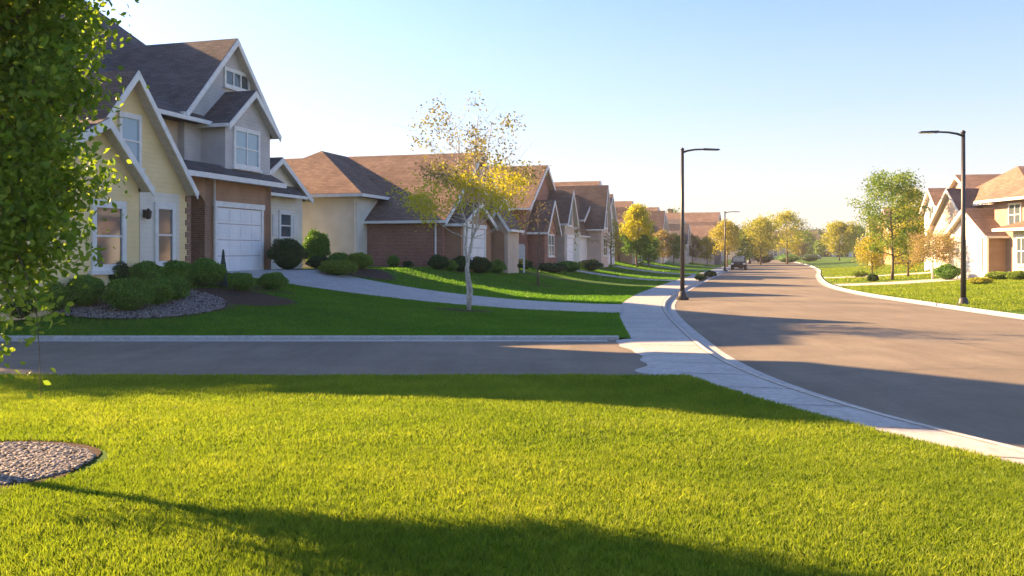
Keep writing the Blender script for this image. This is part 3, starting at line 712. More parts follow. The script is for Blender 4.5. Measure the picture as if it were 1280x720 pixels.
def tree(name, label, cat, x, y, H, Rr, h0, tr, leafm, bark='bark', seed=1, nb=26, sub=4, nleaf=40, lsize=.1, sig=.22, prof=None, group=None, rndf=None, rise=.55, z=None, extra=None, lean=(0,0), multi=1, keep=None):
    rng = np.random.default_rng(seed); z = tz(x, y)-.03 if z is None else z
    T = empty(name, (x, y, z), 0, label, cat, group)
    prof = prof or (lambda u: max(.12, math.sin(math.pi*min(1, .12+u*.88)))**.8)
    tb = MB(); tips = []
    for mstem in range(multi):
        az0 = mstem*2*math.pi/multi+rng.uniform(0, 1); spread = 0 if multi == 1 else Rr*.42
        pts = []; n = 9
        wob = rng.normal(size=(n+1, 2))*H*.008
        for k in range(n+1):
            u = k/n; off = spread*max(0, u-.22)/.78
            pts.append((wob[k,0]*(k>0)+lean[0]*u+math.cos(az0)*off, wob[k,1]*(k>0)+lean[1]*u+math.sin(az0)*off, H*.93*u))
        rad = [tr*(1.25 if k == 0 else 1)*(1-.9*(k/n))+.006 for k in range(n+1)]
        tb.tube(pts, rad, 9)
        pa = np.array(pts)
        for b in range(nb//multi):
            u = ((b+.5)/(nb//multi))**.9; h = h0+(H*.92-h0)*u
            ti = h/(H*.93)*n; i = min(int(ti), n-1); p0 = pa[i]+(pa[i+1]-pa[i])*(ti-i)
            a = b*2.39996+rng.uniform(-.3, .3)+az0
            L = Rr*prof(u)*rng.uniform(.75, 1.1)
            ris = rise*L*rng.uniform(.5, 1.3)
            dirv = np.array([math.cos(a), math.sin(a), 0])
            br = [p0, p0+dirv*L*.35+[0,0,ris*.22], p0+dirv*L*.7+[0,0,ris*.6], p0+dirv*L+[0,0,ris]]
            r0 = max(.008, tr*.42*(1-u*.7))
            tb.tube(br, [r0, r0*.7, r0*.4, .004], 5, False)
            B = np.array(br); tips.append((B[3], 1.0)); tips.append((B[2], 1.0))
            for q in range(sub):
                v = rng.uniform(.35, 1); j = min(int(v*3), 2); q0 = B[j]+(B[j+1]-B[j])*(v*3-j)
                dd = dirv*.5+rng.normal(size=3)*.6; dd[2] = abs(dd[2])*.8; dd /= np.linalg.norm(dd)
                l2 = L*rng.uniform(.22, .42)+.08; q1 = q0+dd*l2
                tb.tube([q0, (q0+q1)/2+rng.normal(size=3)*.02, q1], [r0*.3, r0*.2, .003], 4, False)
                tips.append((q1, 1)); tips.append(((q0+q1)/2, .7))
    if extra: tips += extra(tb)
    tb.build('trunk', bark, T, smooth=True)
    C = []
    for p, wgt in tips:
        if keep and rng.random() > keep(p): continue
        k = max(1, int(nleaf*wgt*rng.uniform(.4, 1.6)))
        C.append(p+rng.normal(size=(k, 3))*sig*np.array([1, 1, .8]))
    C = np.concatenate(C)
    C = C[C[:, 2] > .15]
    rv = rng.random(len(C)) if rndf is None else rndf(C, rng)
    V, f, r = leaves(C, lsize, rng, rnd=np.clip(rv, 0, 1))
    np_mesh('crown', V, f, leafm, T, r)
    return T
def shrub(label, px, pyb, Y, wpx, hpx, leafm='leaf_shrub', seed=1, name='shrub', cat='shrub', group=None, n=3500, ls=.035, flat=1.0, core='leaf_dark', shape='round', parent=None):
    """a leafy mound; px/pyb the middle of its foot, size in photo pixels at depth Y"""
    rng = np.random.default_rng(seed)
    x = (px-640)/F*Y; z = tz(x, Y); w = wpx/F*Y/2; h = hpx/F*Y
    T = empty(name, (x, Y, z-.02), rng.uniform(0, 6), label, cat, group)
    d = rng.normal(size=(n, 3)); d[:, 2] = np.abs(d[:, 2])*1.0-.25; d /= np.linalg.norm(d, axis=1)[:, None]
    ph = rng.uniform(0, 6.28, 6)
    lump = 1+.09*np.sin(d[:,0]*5+ph[0])*np.sin(d[:,1]*5+ph[1])+.07*np.sin(d[:,2]*7+ph[2]+d[:,0]*4)
    rad = lump*(1-np.abs(rng.normal(size=n))*.09)+rng.normal(size=n)*.04+(rng.random(n) < .02)*rng.uniform(0, .14, n)
    C = d*rad[:, None]
    if shape == 'cone':
        u = rng.random(n)**.8; a = rng.uniform(0, 6.28, n); rr = (1-u)**.8*(1-np.abs(rng.normal(size=n))*.15)*(1+.1*np.sin(u*22))
        C = np.stack([rr*np.cos(a), rr*np.sin(a), u*2-1], 1)
    if n < 7000: ls = ls*1.3
    C = C*np.array([w, w*flat, h*.52]); C[:, 2] += h*.46; C = C[C[:, 2] > .02]
    V, f, r = leaves(C, ls, rng, up=.1)
    sc = MB(); nseg = 5
    for k in range(7):
        a = k*.9; sc.tube([(0,0,0), (math.cos(a)*w*.3, math.sin(a)*w*.3*flat, h*.4), (math.cos(a)*w*.6, math.sin(a)*w*.6*flat, h*.7 if shape != 'cone' else h*.4)], [.03,.018,.006], 5, False)
    sc.build('stem', 'bark', T, smooth=True)
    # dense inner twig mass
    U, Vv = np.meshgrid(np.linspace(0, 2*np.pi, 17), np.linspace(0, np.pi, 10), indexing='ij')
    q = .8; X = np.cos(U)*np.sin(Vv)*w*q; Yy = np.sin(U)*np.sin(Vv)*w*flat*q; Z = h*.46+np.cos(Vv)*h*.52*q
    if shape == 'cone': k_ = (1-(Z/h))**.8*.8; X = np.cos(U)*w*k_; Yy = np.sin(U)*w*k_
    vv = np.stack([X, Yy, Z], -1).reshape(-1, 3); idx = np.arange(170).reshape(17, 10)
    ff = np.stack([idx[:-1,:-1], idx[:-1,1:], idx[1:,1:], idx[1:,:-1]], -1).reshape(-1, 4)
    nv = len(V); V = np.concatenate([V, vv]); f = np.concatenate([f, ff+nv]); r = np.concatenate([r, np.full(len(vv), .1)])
    np_mesh('foliage', V, f, leafm, T, r)
    return T

# --- foreground tree at the left edge
def hero_extra(tb):
    p = [(.3,-.1,2.1),(.6,-.25,1.95),(.77,-.3,1.55),(.81,-.32,1.1),(.82,-.33,.74)]
    tb.tube(p, [.02,.012,.007,.004,.003], 5, False)
    rg = random.Random(2)
    out = [(np.array(p[1]), .6), (np.array(p[2]), .5)]
    for k in range(5): out.append((np.array([.79+rg.uniform(-.04,.04), -.31, 1.5-.12*k]), .04))
    out.append((np.array([.82,-.33,.75]), .03)); 
    for (ax, ay, az, bx_, by_, bz_) in ((.0,-.2,1.7,.05,-.75,.95),(0,-.1,1.8,.35,-.4,1.05),(.1,0,2.0,.75,-.55,1.4)):
        tb.tube([(ax,ay,az),((ax+bx_)/2,(ay+by_)/2,(az+bz_)/2+.15),(bx_,by_,bz_)], [.014,.009,.004], 5, False)
        for u_ in (.4,.7,1): out.append((np.array([ax+(bx_-ax)*u_, ay+(by_-ay)*u_, az+(bz_-az)*u_+.05]), 1.0))
    return out
tree('shade_tree', 'large leafy green tree at the left edge of the front lawn', 'tree', -4.78, 7.62, 7.4, 1.12, 1.55, .09, 'leaf_green', seed=11, nb=90, sub=6, nleaf=80, lsize=.078, sig=.15,
     prof=lambda u: .62+.38*math.sin(math.pi*min(1, .15+u*.9)) if u < .75 else .95-(u-.75)*2.4, rise=.55, extra=hero_extra).scale = (1, .7, 1)
# gravel ring round it
ring_c = (-4.9, 7.85)
blob('gravel_bed', ring_c[0], ring_c[1], 1.2, 1.06, 'mulch', .012, 5)
def pebbles(name, cx, cy, rx, ry, n, size, seed, mat='pebble', zoff=.04, inside=None):
    rng = np.random.default_rng(seed); a = rng.uniform(0, 6.283, n); r = np.sqrt(rng.random(n))
    X = cx+rx*r*np.cos(a); Y = cy+ry*r*np.sin(a); Z = terrain(X, Y)+zoff
    ph = (1+5**.5)/2
    ico = np.array([(-1,ph,0),(1,ph,0),(-1,-ph,0),(1,-ph,0),(0,-1,ph),(0,1,ph),(0,-1,-ph),(0,1,-ph),(ph,0,-1),(ph,0,1),(-ph,0,-1),(-ph,0,1)])/1.9
    fc = np.array([(0,11,5),(0,5,1),(0,1,7),(0,7,10),(0,10,11),(1,5,9),(5,11,4),(11,10,2),(10,7,6),(7,1,8),(3,9,4),(3,4,2),(3,2,6),(3,6,8),(3,8,9),(4,9,5),(2,4,11),(6,2,10),(8,6,7),(9,8,1)])
    s = size*rng.uniform(.5, 1.3, (n, 1, 1)); st = rng.uniform(.6, 1.2, (n, 1, 3))*np.array([1, 1, .65])
    V = ico[None]*s*st*(1+rng.normal(size=(n, 12, 1))*.08); V = V+np.stack([X, Y, Z], -1)[:, None]
    f = (fc[None]+(np.arange(n)*12)[:, None, None]).reshape(-1, 3)
    o = np_mesh(name, V.reshape(-1, 3), f, mat, smooth=True); return tag(o, kind='stuff')
m_ = noise_mat('pebble_mix', (.07,.065,.062), (.38,.35,.33), 28, .85, .25, 0, 40, 2, (.17,.155,.145))
pebbles('gravel', ring_c[0], ring_c[1], 1.08, .95, 5200, .025, 4, 'pebble_mix', .02)
# planting bed in front of house 1
bx = [px2(px, 0, Y)[0] for px, Y in ((80, 25.2), (262, 27.5))]
blob('planting_bed', -11.2, 26.1, 2.7, 2.1, 'mulch', .035, 8); blob('planting_bed', -8.6, 27.8, 1.7, 1.2, 'mulch', .03, 9)
pebbles('gravel', -11.2, 26.1, 2.65, 2.05, 5200, .04, 14, 'pebble_mix', .05); 
blob('planting_bed', -9.4, 30.0, 2.0, .9, 'mulch', .032, 10)
GS = 'round clipped shrubs in front of the yellow house'
shr = [ # label, px, Y, w, h, mat, seed
 ('largest round clipped shrub at the front of the gravel bed', 161, 25.0, 56, 44, 'leaf_shrub'),
 ('round shrub half hidden behind the big tree leaves', 106, 25.2, 46, 40, 'leaf_shrub'),
 ('mid sized round shrub right of the largest one', 197, 25.9, 40, 34, 'leaf_shrub'),
 ('small round shrub at the right end of the front row', 219, 26.6, 34, 31, 'leaf_shrub'),
 ('wide clipped hedge shrub at the right end of the back row', 257, 29.0, 44, 36, 'leaf_shrub'),
 ('round back row shrub under the narrow ground floor window', 222, 28.4, 42, 33, 'leaf_shrub'),
 ('dark back row shrub under the yellow gable corner', 182, 27.6, 44, 34, 'leaf_shrub'),
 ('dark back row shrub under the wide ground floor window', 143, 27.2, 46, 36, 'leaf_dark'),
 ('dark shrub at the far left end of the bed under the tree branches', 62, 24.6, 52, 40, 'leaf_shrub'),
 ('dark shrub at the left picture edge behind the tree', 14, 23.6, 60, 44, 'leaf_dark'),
]
for k, (lb, px, Y, w, h, mt) in enumerate(shr):
    shrub(lb, px, 0, Y, w, h, mt, 30+k, 'round_shrub', 'shrub', GS, n=7000, ls=.075)
shrub('slim blue green cone shaped conifer beside the garage', 279, 0, 29.6, 12, 47, 'leaf_blue', 41, 'conifer', 'conifer', n=5000, ls=.04, shape='cone')
shrub('small loose shrub left of the drive by the garage', 302, 0, 29.0, 30, 24, 'leaf_shrub', 42, n=4500, ls=.045)
shrub('small loose shrub at the drive edge right of the garage', 341, 0, 30.2, 36, 24, 'leaf_shrub', 43, n=4500, ls=.045)
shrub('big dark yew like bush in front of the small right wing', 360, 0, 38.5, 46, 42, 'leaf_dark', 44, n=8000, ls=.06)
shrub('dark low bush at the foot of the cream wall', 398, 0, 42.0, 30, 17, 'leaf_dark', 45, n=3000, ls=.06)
shrub('bright lime green mound in the bed by the drive', 423, 0, 38.0, 48, 20, 'leaf_lime', 46, n=6000, ls=.05)
shrub('lime green mound right of the brightest one', 449, 0, 40.5, 34, 22, 'leaf_lime', 47, n=5000, ls=.05)
shrub('tall narrow bush against the cream wall', 395, 0, 44.5, 34, 48, 'leaf_shrub', 48, n=6000, ls=.07)
shrub('small green bush behind the lime mounds', 424, 0, 44.0, 30, 20, 'leaf_shrub', 49, n=3000, ls=.06)
dk = [(492,45,14,16),(510,45,12,9),(548,44.6,24,19),(563,45.5,18,14),(577,46,26,21),(600,47.5,28,22),(621,50,22,17),(640,54,24,15),(690,60,40,12),(712,64,34,14),(738,70,30,15),(655,58,20,12)]
lbs = ['left of the brick side wall','at the middle of the brick side wall','at the brick wall corner','just right of the brick corner','beside the small white garage door','behind the white wrapped tree trunk','under the tan front gable','left of the white post sign','before the white lean-to','right of the white lean-to','near the rust coloured tree','behind the white post sign']
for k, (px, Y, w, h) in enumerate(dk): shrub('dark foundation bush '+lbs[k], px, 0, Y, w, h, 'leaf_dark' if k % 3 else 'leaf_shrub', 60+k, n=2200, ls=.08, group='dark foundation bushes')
blob('planting_bed', -7.9, 39.9, 2.7, 1.6, 'mulch', .03, 12)
# --- white wrapped young tree with turning leaves
def tr_r(C, rng): return np.where(C[:, 2] < 4.55+.3*np.sin(C[:,0]*2), rng.uniform(0, .5, len(C)), rng.uniform(.5, 1, len(C)))
def tkeep(p):
    if p[2] < 3.3: return .25
    if p[2] < 4.9: return 1
    return .42 if math.sin(p[0]*2.3+1.1)*math.sin(p[2]*2.6)+.3*math.sin(p[1]*3) > .45 else .035
Y0 = 29.3
T = tree('young_tree', 'young street tree with pale forked trunk and half yellow, half bare crown', 'tree', (586-640)/F*Y0, Y0, 6.9, 2.3, 2.3, .048, 'leaf_turning', 'pale_bark', 21, 54, 5, 34, .1, .19,
     prof=lambda u: .95 if u < .45 else .85-(u-.45)*.9, rndf=tr_r, rise=.75, multi=3, keep=tkeep)
blob('mulch_ring', (582-640)/F*Y0, Y0-.1, .95, .75, 'mulch', .035, 13)
# small bare young tree on the second lawn
tree('young_tree', 'thin nearly bare young tree on the lawn before the brick house', 'tree', (673-640)/F*46, 46, 4.6, 1.0, 1.6, .05, 'leaf_rust', 'bark', 22, 14, 3, 2, .07, .15, rise=.9)
blob('mulch_ring', (673-640)/F*46, 46, .8, .8, 'mulch', .03, 14)
TS = 'street trees beyond the houses'
def pt(px, Y): return ((px-640)/F*Y, Y)
x, y = pt(797, 92); tree('street_tree', 'bright yellow topped street tree with green lower leaves', 'tree', x, y, 6.8, 1.45, 1.2, .11, 'leaf_twotone', rndf=lambda C, g: np.where(C[:,2] < 3.1+.4*np.sin(C[:,0]*3), g.uniform(0,.45,len(C)), g.uniform(.55,1,len(C))), seed=23, nb=34, sub=4, nleaf=34, lsize=.2, sig=.28, group=TS)
x, y = pt(764, 84); tree('street_tree', 'small soft yellow tree in front of the tan house', 'tree', x, y, 4.6, 1.1, 1.0, .08, 'leaf_yellow', seed=24, nb=18, sub=3, nleaf=12, lsize=.16, sig=.25, group=TS)
x, y = pt(745, 80); tree('street_tree', 'rust coloured small tree right of the white gable', 'tree', x, y, 3.6, 1.2, .8, .08, 'leaf_rust', seed=25, nb=18, sub=3, nleaf=14, lsize=.16, sig=.25, group=TS)
x, y = pt(811, 96); tree('street_tree', 'low green tree right under the yellow topped tree', 'tree', x, y, 3.2, 1.2, .5, .07, 'leaf_shrub', seed=26, nb=18, sub=4, nleaf=26, lsize=.18, sig=.3, group=TS)
x, y = pt(909, 128); tree('street_tree', 'orange yellow tree in front of the wide far house', 'tree', x, y, 6.8, 1.9, 2.2, .12, 'leaf_gold', seed=27, nb=26, sub=4, nleaf=26, lsize=.25, sig=.4, group=TS)
x, y = pt(951, 160); tree('street_tree', 'golden round tree left of the taller olive one at the street end', 'tree', x, y, 8.6, 3.0, 1.6, .16, 'leaf_yellow', seed=28, nb=30, sub=4, nleaf=26, lsize=.3, sig=.5, group=TS)
x, y = pt(984, 165); tree('street_tree', 'tallest olive yellow tree at the street end', 'tree', x, y, 10.0, 3.4, 1.8, .18, 'leaf_yellowgreen', seed=29, nb=30, sub=4, nleaf=22, lsize=.3, sig=.5, group=TS)
x, y = pt(1049, 185); tree('street_tree', 'bright yellow rounded tree near the three door garage', 'tree', x, y, 8.0, 3.3, 1.2, .16, 'leaf_yellow', seed=30, nb=34, sub=4, nleaf=34, lsize=.32, sig=.5, group=TS)
x, y = pt(1070, 200); tree('street_tree', 'dull green tree right of the bright yellow rounded tree', 'tree', x, y, 7.2, 3.2, 1.0, .16, 'leaf_olive', seed=31, nb=26, sub=4, nleaf=30, lsize=.32, sig=.5, group=TS)
# dark evergreen mass beyond the far houses
for k, (px, Y, h, r_) in enumerate(((842,160,8.2,3.2),(937,175,6.6,3),(1018,290,8.5,5),(1005,240,7.6,4))):
    x, y = pt(px, Y); tree('background_tree', ['dark tree behind the grey walled house','dark tree right of the far lamp','dark tree over the low end house roof','dull tree left of the low end house'][k], 'tree', x, y, h, r_, .8, .2, 'leaf_olive' if k != 2 else 'leaf_dark', seed=80+k, nb=26, sub=4, nleaf=26, lsize=.4, sig=.6, group='dark trees beyond the houses')
# more small trees between the far houses
rt = random.Random(5)
mo = [(700,70,3.6,'leaf_rust','thin reddish tree before the white lean-to house'),(722,86,4.2,'leaf_olive','thin olive tree at the white gable'),(778,104,4.6,'leaf_rust','rust tree behind the yellow topped tree'),
 (828,112,4.4,'leaf_rust','reddish tree between the far left houses'),(842,122,4.2,'leaf_olive','olive tree just left of the near lamp pole'),(866,140,4.6,'leaf_rust','pinkish tree just right of the near lamp pole'),
 (884,138,4.4,'leaf_gold','golden small tree on the far left lawn'),(930,160,5.4,'leaf_olive','olive tree left of the golden round tree'),(1000,205,5.0,'leaf_rust','reddish tree right of the tallest olive tree'),(1025,230,5.0,'leaf_olive','olive tree before the low end house'),
 ]
for k, (px, Y, h, mt, lb) in enumerate(mo):
    x, y = pt(px, Y); tree('street_tree', lb, 'tree', x, y, h, h*.3, h*.2, .07, mt, seed=200+k, nb=18, sub=3, nleaf=16, lsize=.12+Y*.0012, sig=.28, group='small trees between the far houses')
# right side
x, y = pt(1115, 62); tree('street_tree', 'tall loose green tree on the right lawn by the drive', 'tree', x, y, 7.6, 2.0, 1.5, .1, 'leaf_olive', seed=33, nb=40, sub=5, nleaf=26, lsize=.15, sig=.24, prof=lambda u: .5+.5*math.sin(math.pi*min(1,u*.9+.05)), group='trees on the right side')
x, y = pt(1090, 78); tree('street_tree', 'low golden tree left of the tall green tree', 'tree', x, y, 3.4, 1.2, .5, .07, 'leaf_gold', seed=34, nb=20, sub=4, nleaf=22, lsize=.18, sig=.28, group='trees on the right side')
x, y = pt(1135, 66); tree('street_tree', 'low bushy yellow tree right behind the tall green tree', 'tree', x, y, 4.0, 1.7, .5, .08, 'leaf_gold', seed=35, nb=20, sub=4, nleaf=12, lsize=.18, sig=.3, group='trees on the right side')
x, y = pt(1166, 58); tree('weeping_tree', 'small rust coloured weeping tree before the white gable', 'tree', x, y, 3.3, 1.35, 1.4, .07, 'leaf_rust', 'pale_bark', seed=36, nb=24, sub=5, nleaf=24, lsize=.11, sig=.2, rise=-.25, prof=lambda u: 1.0)
x, y = pt(1140, 92); tree('street_tree', 'tall yellowing tree behind the green one near the house', 'tree', x, y, 8.6, 2.2, 1.5, .1, 'leaf_yellowgreen', seed=37, nb=26, sub=4, nleaf=24, lsize=.2, sig=.35, group='trees on the right side')
for k, (px, Y, w, h, mt, lb) in enumerate(((1184,56,30,20,'leaf_shrub','round green shrub left of the white garage'),(1235,58,14,13,'leaf_dark','dark small shrub at the white garage corner'),(1250,52,34,10,'leaf_lime','lime ground shrub before the brown wall'),(1272,50,22,12,'leaf_lime','lime low shrub at the right picture edge'),(1198,58,14,22,'leaf_dark','dark narrow shrub beside the white garage'),(1091,60,13,10,'leaf_dark','dark low shrub at the left end of the right drive'),(1225,49,26,9,'leaf_yellow','pale yellow low plant on the right lawn bed'),(1074,72,18,8,'leaf_lime','lime low shrub beyond the right drive'))):
    shrub(lb, px, 0, Y, w, h, mt, 90+k, n=2500, ls=.08, group='shrubs on the right side')
for k, (px, Y, w, h, mt, lb) in enumerate(((876,66,14,9,'leaf_dark','dark low bush at the kerb right of the lamp'),(888,76,14,8,'leaf_dark','second dark low bush along the kerb'),(926,116,14,10,'leaf_dark','dark bush beside the parked car'),(955,175,24,12,'leaf_dark','dark bush under the golden tree'),(985,180,30,12,'leaf_shrub','green bush under the tallest far tree'),(1012,195,26,10,'leaf_dark','dark bush left of the far low house'))):
    xx = (px-640)/F*Y
    shrub(lb, px, 0, Y, w, h, mt, 110+k, n=2000, ls=.1, group='low bushes along the far kerb')
# unseen tree added left of the corner house to shade the side street
tree('shade_tree', 'broad added tree, unseen beyond the left edge, that shades the side street', 'tree', -25, 23.2, 10.5, 3.4, 1.6, .16, 'leaf_green', seed=51, nb=40, sub=4, nleaf=30, lsize=.2, sig=.4)

# ================================================================== street lamps
def make_lamp():
    L = empty('street_lamp', (0,0,0))
    MB().tube([(0,0,-.1),(0,0,.06)], .3, 20).tube([(0,0,.06),(0,0,.1),(0,0,.3),(0,0,.36)], [.2,.2,.16,.1], 16).build('base', 'lamp_metal', L)
    MB().tube([(0,0,.3),(0,0,3.5),(0,0,7.3)], [.105,.088,.07], 14).tube([(0,0,7.3),(0,0,7.36),(0,0,7.42)], [.09,.09,.03], 12).build('pole', 'lamp_metal', L, True)
    MB().tube([(0,0,7.18),(.25,0,7.27),(.6,0,7.33),(1.05,0,7.35)], [.055,.05,.045,.04], 10).build('arm', 'lamp_metal', L, True)
    h = MB(); h.hexa([(1.0,-.09,7.3),(1.75,-.13,7.31),(1.75,.13,7.31),(1.0,.09,7.3),(1.0,-.07,7.4),(1.72,-.09,7.37),(1.72,.09,7.37),(1.0,.07,7.4)])
    hd = h.build('lamp_head', 'lamp_metal', L)
    MB().box(1.2, 1.68, -.09, .09, 7.285, 7.3).build('lens', 'lens', hd)
    return L
lp = make_lamp()
spots = [((7.9, 40.8), R(4), 'dark street lamp at the left kerb with its arm over the road'),
         ((17.95, 35.0), R(180), 'dark street lamp on the right lawn edge with its arm pointing left'),
         ((float(Lx(103)), 103), R(0), 'distant street lamp above the far end of the left kerb')]
for i, ((x, y), rz, lb) in enumerate(spots):
    o = lp if i == 0 else copy_tree(lp)
    o.location = (x, y, .1); o.rotation_euler.z = rz; o.scale = (1, 1, .94); tag(o, lb, 'street lamp', 'dark street lamps with single arms')

# ================================================================== parked cars
def make_car(label, x, y, rz, paint, z=.05, suv=True):
    C = empty('parked_car', (x, y, z), rz, label, 'car', 'cars parked down the street')
    h = 1.72 if suv else 1.45
    prof = [(-2.2,.45),(-2.25,.75),(-2.1,1.0),(-1.2,1.08),(-.6,h-.05),(.0,h),(1.5,h-.04),(2.05,1.05),(2.2,.95),(2.22,.5),(1.8,.32),(-1.8,.32)]
    m = MB(); n = len(prof); W = [.9 if z_ < 1.1 else .72 for _, z_ in prof]
    i = 0
    m.v = [(px_, -w, z_) for (px_, z_), w in zip(prof, W)]+[(px_, w, z_) for (px_, z_), w in zip(prof, W)]
    m.f = [tuple(range(n)), tuple(range(2*n-1, n-1, -1))]+[(k, n+k, n+(k+1)%n, (k+1)%n) for k in range(n)]
    m.build('body', paint, C, bevel=.05)
    for s_ in (-1, 1):
        w_ = MB(); w_.hexa([(-1.0,s_*.885,1.1),(1.75,s_*.885,1.1),(1.75,s_*.87,1.1),(-1.0,s_*.87,1.1),(-.5,s_*.76,h-.14),(1.4,s_*.76,h-.14),(1.4,s_*.72,h-.14),(-.5,s_*.72,h-.14)]); w_.build('side_window', 'glass', C)
        MB().box(-2.27,-2.2,s_*.72-.15,s_*.72+.15,.7,.86).build('headlight', 'lens', C)
        MB().box(2.19,2.26,s_*.74-.1,s_*.74+.1,.75,.98).build('tail_light', 'red_paint', C)
        for xx in (-1.35, 1.4):
            wh = MB().tube([(xx,s_*.68,.34),(xx,s_*.94,.34)], .34, 18).build('wheel', 'rubber', C)
            MB().tube([(xx,s_*.93,.34),(xx,s_*.955,.34)], .2, 14).build('rim', 'chrome', wh)
    MB().hexa([(-1.26,-.72,1.09),(-1.22,-.72,1.09),(-1.22,.72,1.09),(-1.26,.72,1.09),(-.67,-.62,h-.1),(-.6,-.62,h-.1),(-.6,.62,h-.1),(-.67,.62,h-.1)]).build('windshield', 'glass', C)
    return C
dirr = math.atan2(35, 10.5)
make_car('dark car with pale roof parked at the left kerb near the far lamp', float(Lx(112))+1.3, 112, dirr, 'black_paint')
make_car('silver car parked under the golden trees at the street end', float(Lx(195))+1.2, 195, dirr, 'silver_paint')
make_car('white car parked sideways at the far street end', 84, 246, R(5), 'white_paint')
make_car('black car parked sideways at the far street end', 78, 247, R(8), 'black_paint')

# ================================================================== small street furniture
def mailbox(label, px, Y, big=False):
    x, y = pt(px, Y); M = empty('mailbox', (x, y, tz(x, y)), HEAD, label, 'mailbox')
    MB().box(-.06,.06,-.06,.06,-.1,1.05).build('post', 'white_trim', M)
    b = MB(); n = 8
    p = [(-.12,1.05),(.12,1.05)]+[(.12*math.cos(math.pi*k/n), 1.22+.12*math.sin(math.pi*k/n)) for k in range(n+1)]
    b.prism(p, 'x', -.28, .28); b.build('box', 'white_trim' if big else 'lamp_metal', M)
    MB().box(.05,.2,.125,.14,1.2,1.32).build('flag', 'red_paint', M)
# white post sign
x, y = pt(655, 55); S = empty('post_sign', (x, y, tz(x, y)), HEAD+R(-75)+R(90), 'blank white panel on a white post before the brick house', 'sign')
MB().box(-.06,.06,-.06,.06,-.1,1.7).build('post', 'white_trim', S); MB().box(-.66,.0,-.03,.03,.85,1.78).build('panel', 'white_trim', S, bevel=.01)

# ================================================================== grass
def grass(name, xr, yr, n_per, hgt, wid, seed, cond, lean=.5, label=None, mat='grass_blade'):
    rng = np.random.default_rng(seed)
    area = (xr[1]-xr[0])*(yr[1]-yr[0]); n = int(area*n_per)
    X = rng.uniform(*xr, n); Y = rng.uniform(*yr, n)
    k = cond(X, Y); X, Y = X[k], Y[k]
    n = len(X); Z = terrain(X, Y)
    patch = .5+.5*np.sin(X*2.1+np.sin(Y*1.7)*1.5)*np.sin(Y*2.6+np.sin(X*1.3)*1.7)
    p2 = .5+.5*np.sin(X*9+np.sin(Y*7)*2)*np.sin(Y*11+np.sin(X*8)*2)
    h = hgt*rng.uniform(.55, 1.3, n)*(.75+.3*patch+.25*p2); w = wid*rng.uniform(.7, 1.3, n)
    a = rng.uniform(0, 6.283, n); dx, dy = np.cos(a), np.sin(a)
    la = rng.uniform(0, 6.283, n); lm = np.abs(rng.normal(size=n))*lean*h; lx, ly = np.cos(la)*lm, np.sin(la)*lm
    B = np.stack([X, Y, Z-.005], 1); W = np.stack([dx*w, dy*w, w*0], 1)*.5
    M = B+np.stack([lx*.35, ly*.35, h*.6], 1); T = B+np.stack([lx, ly, h], 1)
    V = np.stack([B-W, B+W, M+W*.75, T, M-W*.75], 1).reshape(-1, 3)
    b = (np.arange(n)*5)[:, None]
    f = b+np.array([[0,1,2,3,4]])
    rv = np.clip(rng.random(n)*.5+.3*patch+.2*p2-.06+.1*np.sin(X*.8+Y*1.1), 0, 1)
    o = np_mesh(name, V, f, mat, rnd=np.repeat(rv, 5)); return tag(o, label, 'grass', kind='stuff')
def ondrive(X, Y):
    k = np.zeros(X.shape, bool)
    for O_, n_, w_, a_, b_, t_ in DR:
        dx, dy = X-O_[0], Y-O_[1]; q = dx*w_[0]+dy*w_[1]; t = dx*n_[0]+dy*n_[1]
        k |= (q > a_-.03) & (q < b_+.03) & (t > t_-.2) & (t < t_+30)
    return k
def fcond(X, Y):
    ok = (X < Lx(Y)-walkw(Y)+.02) & (Y < YS0+.04) & (np.abs(X) < Y*.62+.6)
    ring = ((X-ring_c[0])/1.2)**2+((Y-ring_c[1])/1.06)**2
    return ok & (ring > 1.02)
grass('grass', (-6.5, 6.5), (4.7, 8.6), 8500, .05, .0075, 1, fcond)
grass('grass', (-9, 6.5), (8.6, 11.8), 4600, .054, .010, 2, fcond)
grass('grass', (-10, 5), (11.8, 14.85), 2800, .058, .014, 3, fcond)
def inbed(X, Y):
    return (((X+11.2)/2.7)**2+((Y-26.1)/2.1)**2 < 1.0) | (((X+8.6)/1.7)**2+((Y-27.8)/1.2)**2 < 1.0)
def c1(X, Y):
    s_ = (X-f1.O[0])*f1.w[0]+(Y-f1.O[1])*f1.w[1]
    return (X < Lx(Y)-walkw(Y)) & (s_ < gs0-.35) & (Y > YS1+.2) & ~inbed(X, Y) & (X > -15)
grass('grass', (-15, 4), (21.4, 36), 700, .06, .02, 4, c1, mat='grass_shaded')

def c2(X, Y):
    return (X > Rx(Y)+.28) & (X < (Y*.6)+1) & ~ondrive(X, Y)
def c3(X, Y):
    d = (X-f1.O[0])*f1.w[0]+(Y-f1.O[1])*f1.w[1]
    return ~ondrive(X, Y) & (X < Lx(Y)-walkw(Y)) & (d > gs1+.3) & (X > Y*-.22) & (((X+7.9)/2.7)**2+((Y-39.9)/1.6)**2 > 1)
ndv = None
grass('grass', (17, 34), (22, 60), 260, .07, .04, 5, c2)
grass('grass', (20, 62), (60, 118), 60, .09, .11, 7, c2)
grass('grass', (-12, 28), (58, 130), 60, .08, .1, 8, c3, mat='grass_shaded')
grass('grass', (-10, 9), (32, 58), 260, .06, .035, 6, c3, mat='grass_shaded')
hz = MB().box(-2000, 2000, -100, 2700, -1.2, 22)
MATS['haze'] = m = bpy.data.materials.new('haze'); m.use_nodes = True; nt = m.node_tree; nt.nodes.remove(nt.nodes['Principled BSDF'])
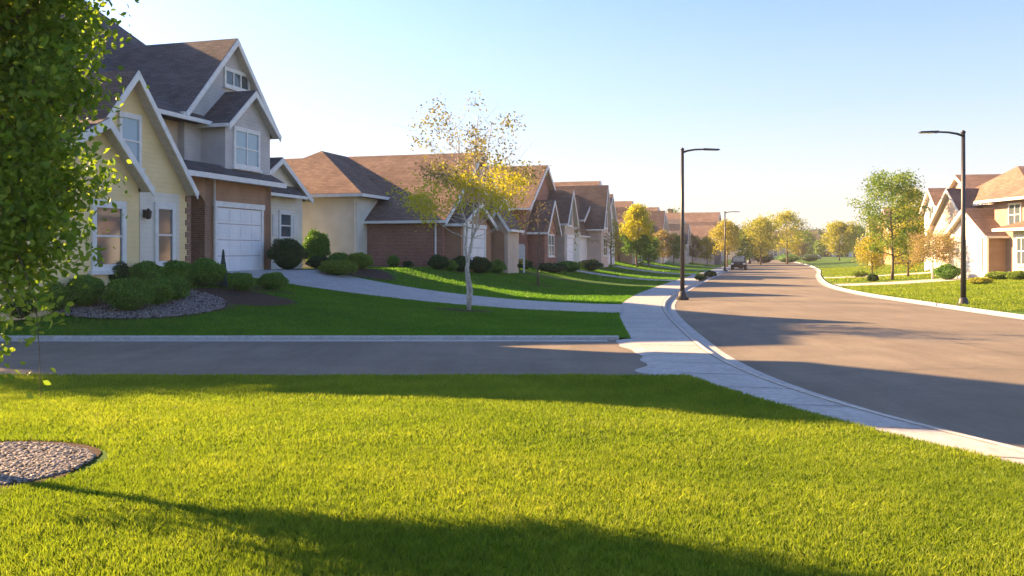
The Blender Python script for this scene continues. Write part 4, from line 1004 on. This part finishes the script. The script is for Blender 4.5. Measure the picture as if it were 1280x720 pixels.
pv = nt.nodes.new('ShaderNodeVolumePrincipled'); pv.inputs['Density'].default_value = .0003; pv.inputs['Color'].default_value = (.93,.95,1,1); pv.inputs['Anisotropy'].default_value = .2
nt.links.new(pv.outputs[0], nt.nodes['Material Output'].inputs['Volume'])
tag(hz.build('haze', 'haze'), kind='stuff')
# ================================================================== light, sky, camera
az = math.radians(26); el = math.radians(24)
to_sun = Vector((-math.cos(az)*math.cos(el), math.sin(az)*math.cos(el), math.sin(el)))
W = bpy.data.worlds.new('World'); SC.world = W; W.use_nodes = True; nt = W.node_tree
bg = nt.nodes['Background']; sk = nt.nodes.new('ShaderNodeTexSky'); sk.sky_type = 'NISHITA'; sk.sun_disc = False
sk.sun_elevation = el; sk.sun_rotation = math.atan2(to_sun.x, to_sun.y)
sk.air_density = 1.0; sk.dust_density = 1.6; sk.ozone_density = 1.2; sk.altitude = 100
tc = nt.nodes.new('ShaderNodeTexCoord'); sx = nt.nodes.new('ShaderNodeSeparateXYZ'); nt.links.new(tc.outputs['Generated'], sx.inputs[0])
hr_ = ramp(nt, [(0, (.9,.9,.9)), (.07, (.7,.7,.7)), (.16, (.3,.3,.3)), (.3, (.05,.05,.05)), (.5, (0,0,0))]); nt.links.new(sx.outputs[2], hr_.inputs[0])
mxs = nt.nodes.new('ShaderNodeMix'); mxs.data_type = 'RGBA'; nt.links.new(hr_.outputs[0], mxs.inputs[0]); tn = nt.nodes.new('ShaderNodeMix'); tn.data_type = 'RGBA'; tn.blend_type = 'MULTIPLY'; tn.inputs[0].default_value = 1; tn.inputs[7].default_value = (.67, .82, 1.1, 1)
nt.links.new(sk.outputs[0], tn.inputs[6]); nt.links.new(tn.outputs[2], mxs.inputs[6]); mxs.inputs[7].default_value = (3.5, 3.25, 3.0, 1)
nt.links.new(mxs.outputs[2], bg.inputs[0]); bg.inputs[1].default_value = .056
sd = bpy.data.lights.new('sun', 'SUN'); sd.energy = 5; sd.angle = R(.6); sd.color = (1, .63, .31)
so = bpy.data.objects.new('sun', sd); COL.objects.link(so); so.rotation_euler = (-to_sun).to_track_quat('-Z', 'Y').to_euler()
cam = bpy.data.cameras.new('camera'); co = bpy.data.objects.new('camera', cam); COL.objects.link(co)
co.location = (0, 0, CH); co.rotation_euler = (R(90), 0, 0); cam.sensor_width = 36; cam.lens = 36*F/1280
cam.shift_y = (HY-360)/1280; cam.clip_end = 6000; cam.clip_start = .05
SC.camera = co
SC.view_settings.view_transform = 'Standard'; SC.view_settings.look = 'None'; SC.view_settings.gamma = 1
SC.view_settings.exposure = 2.4
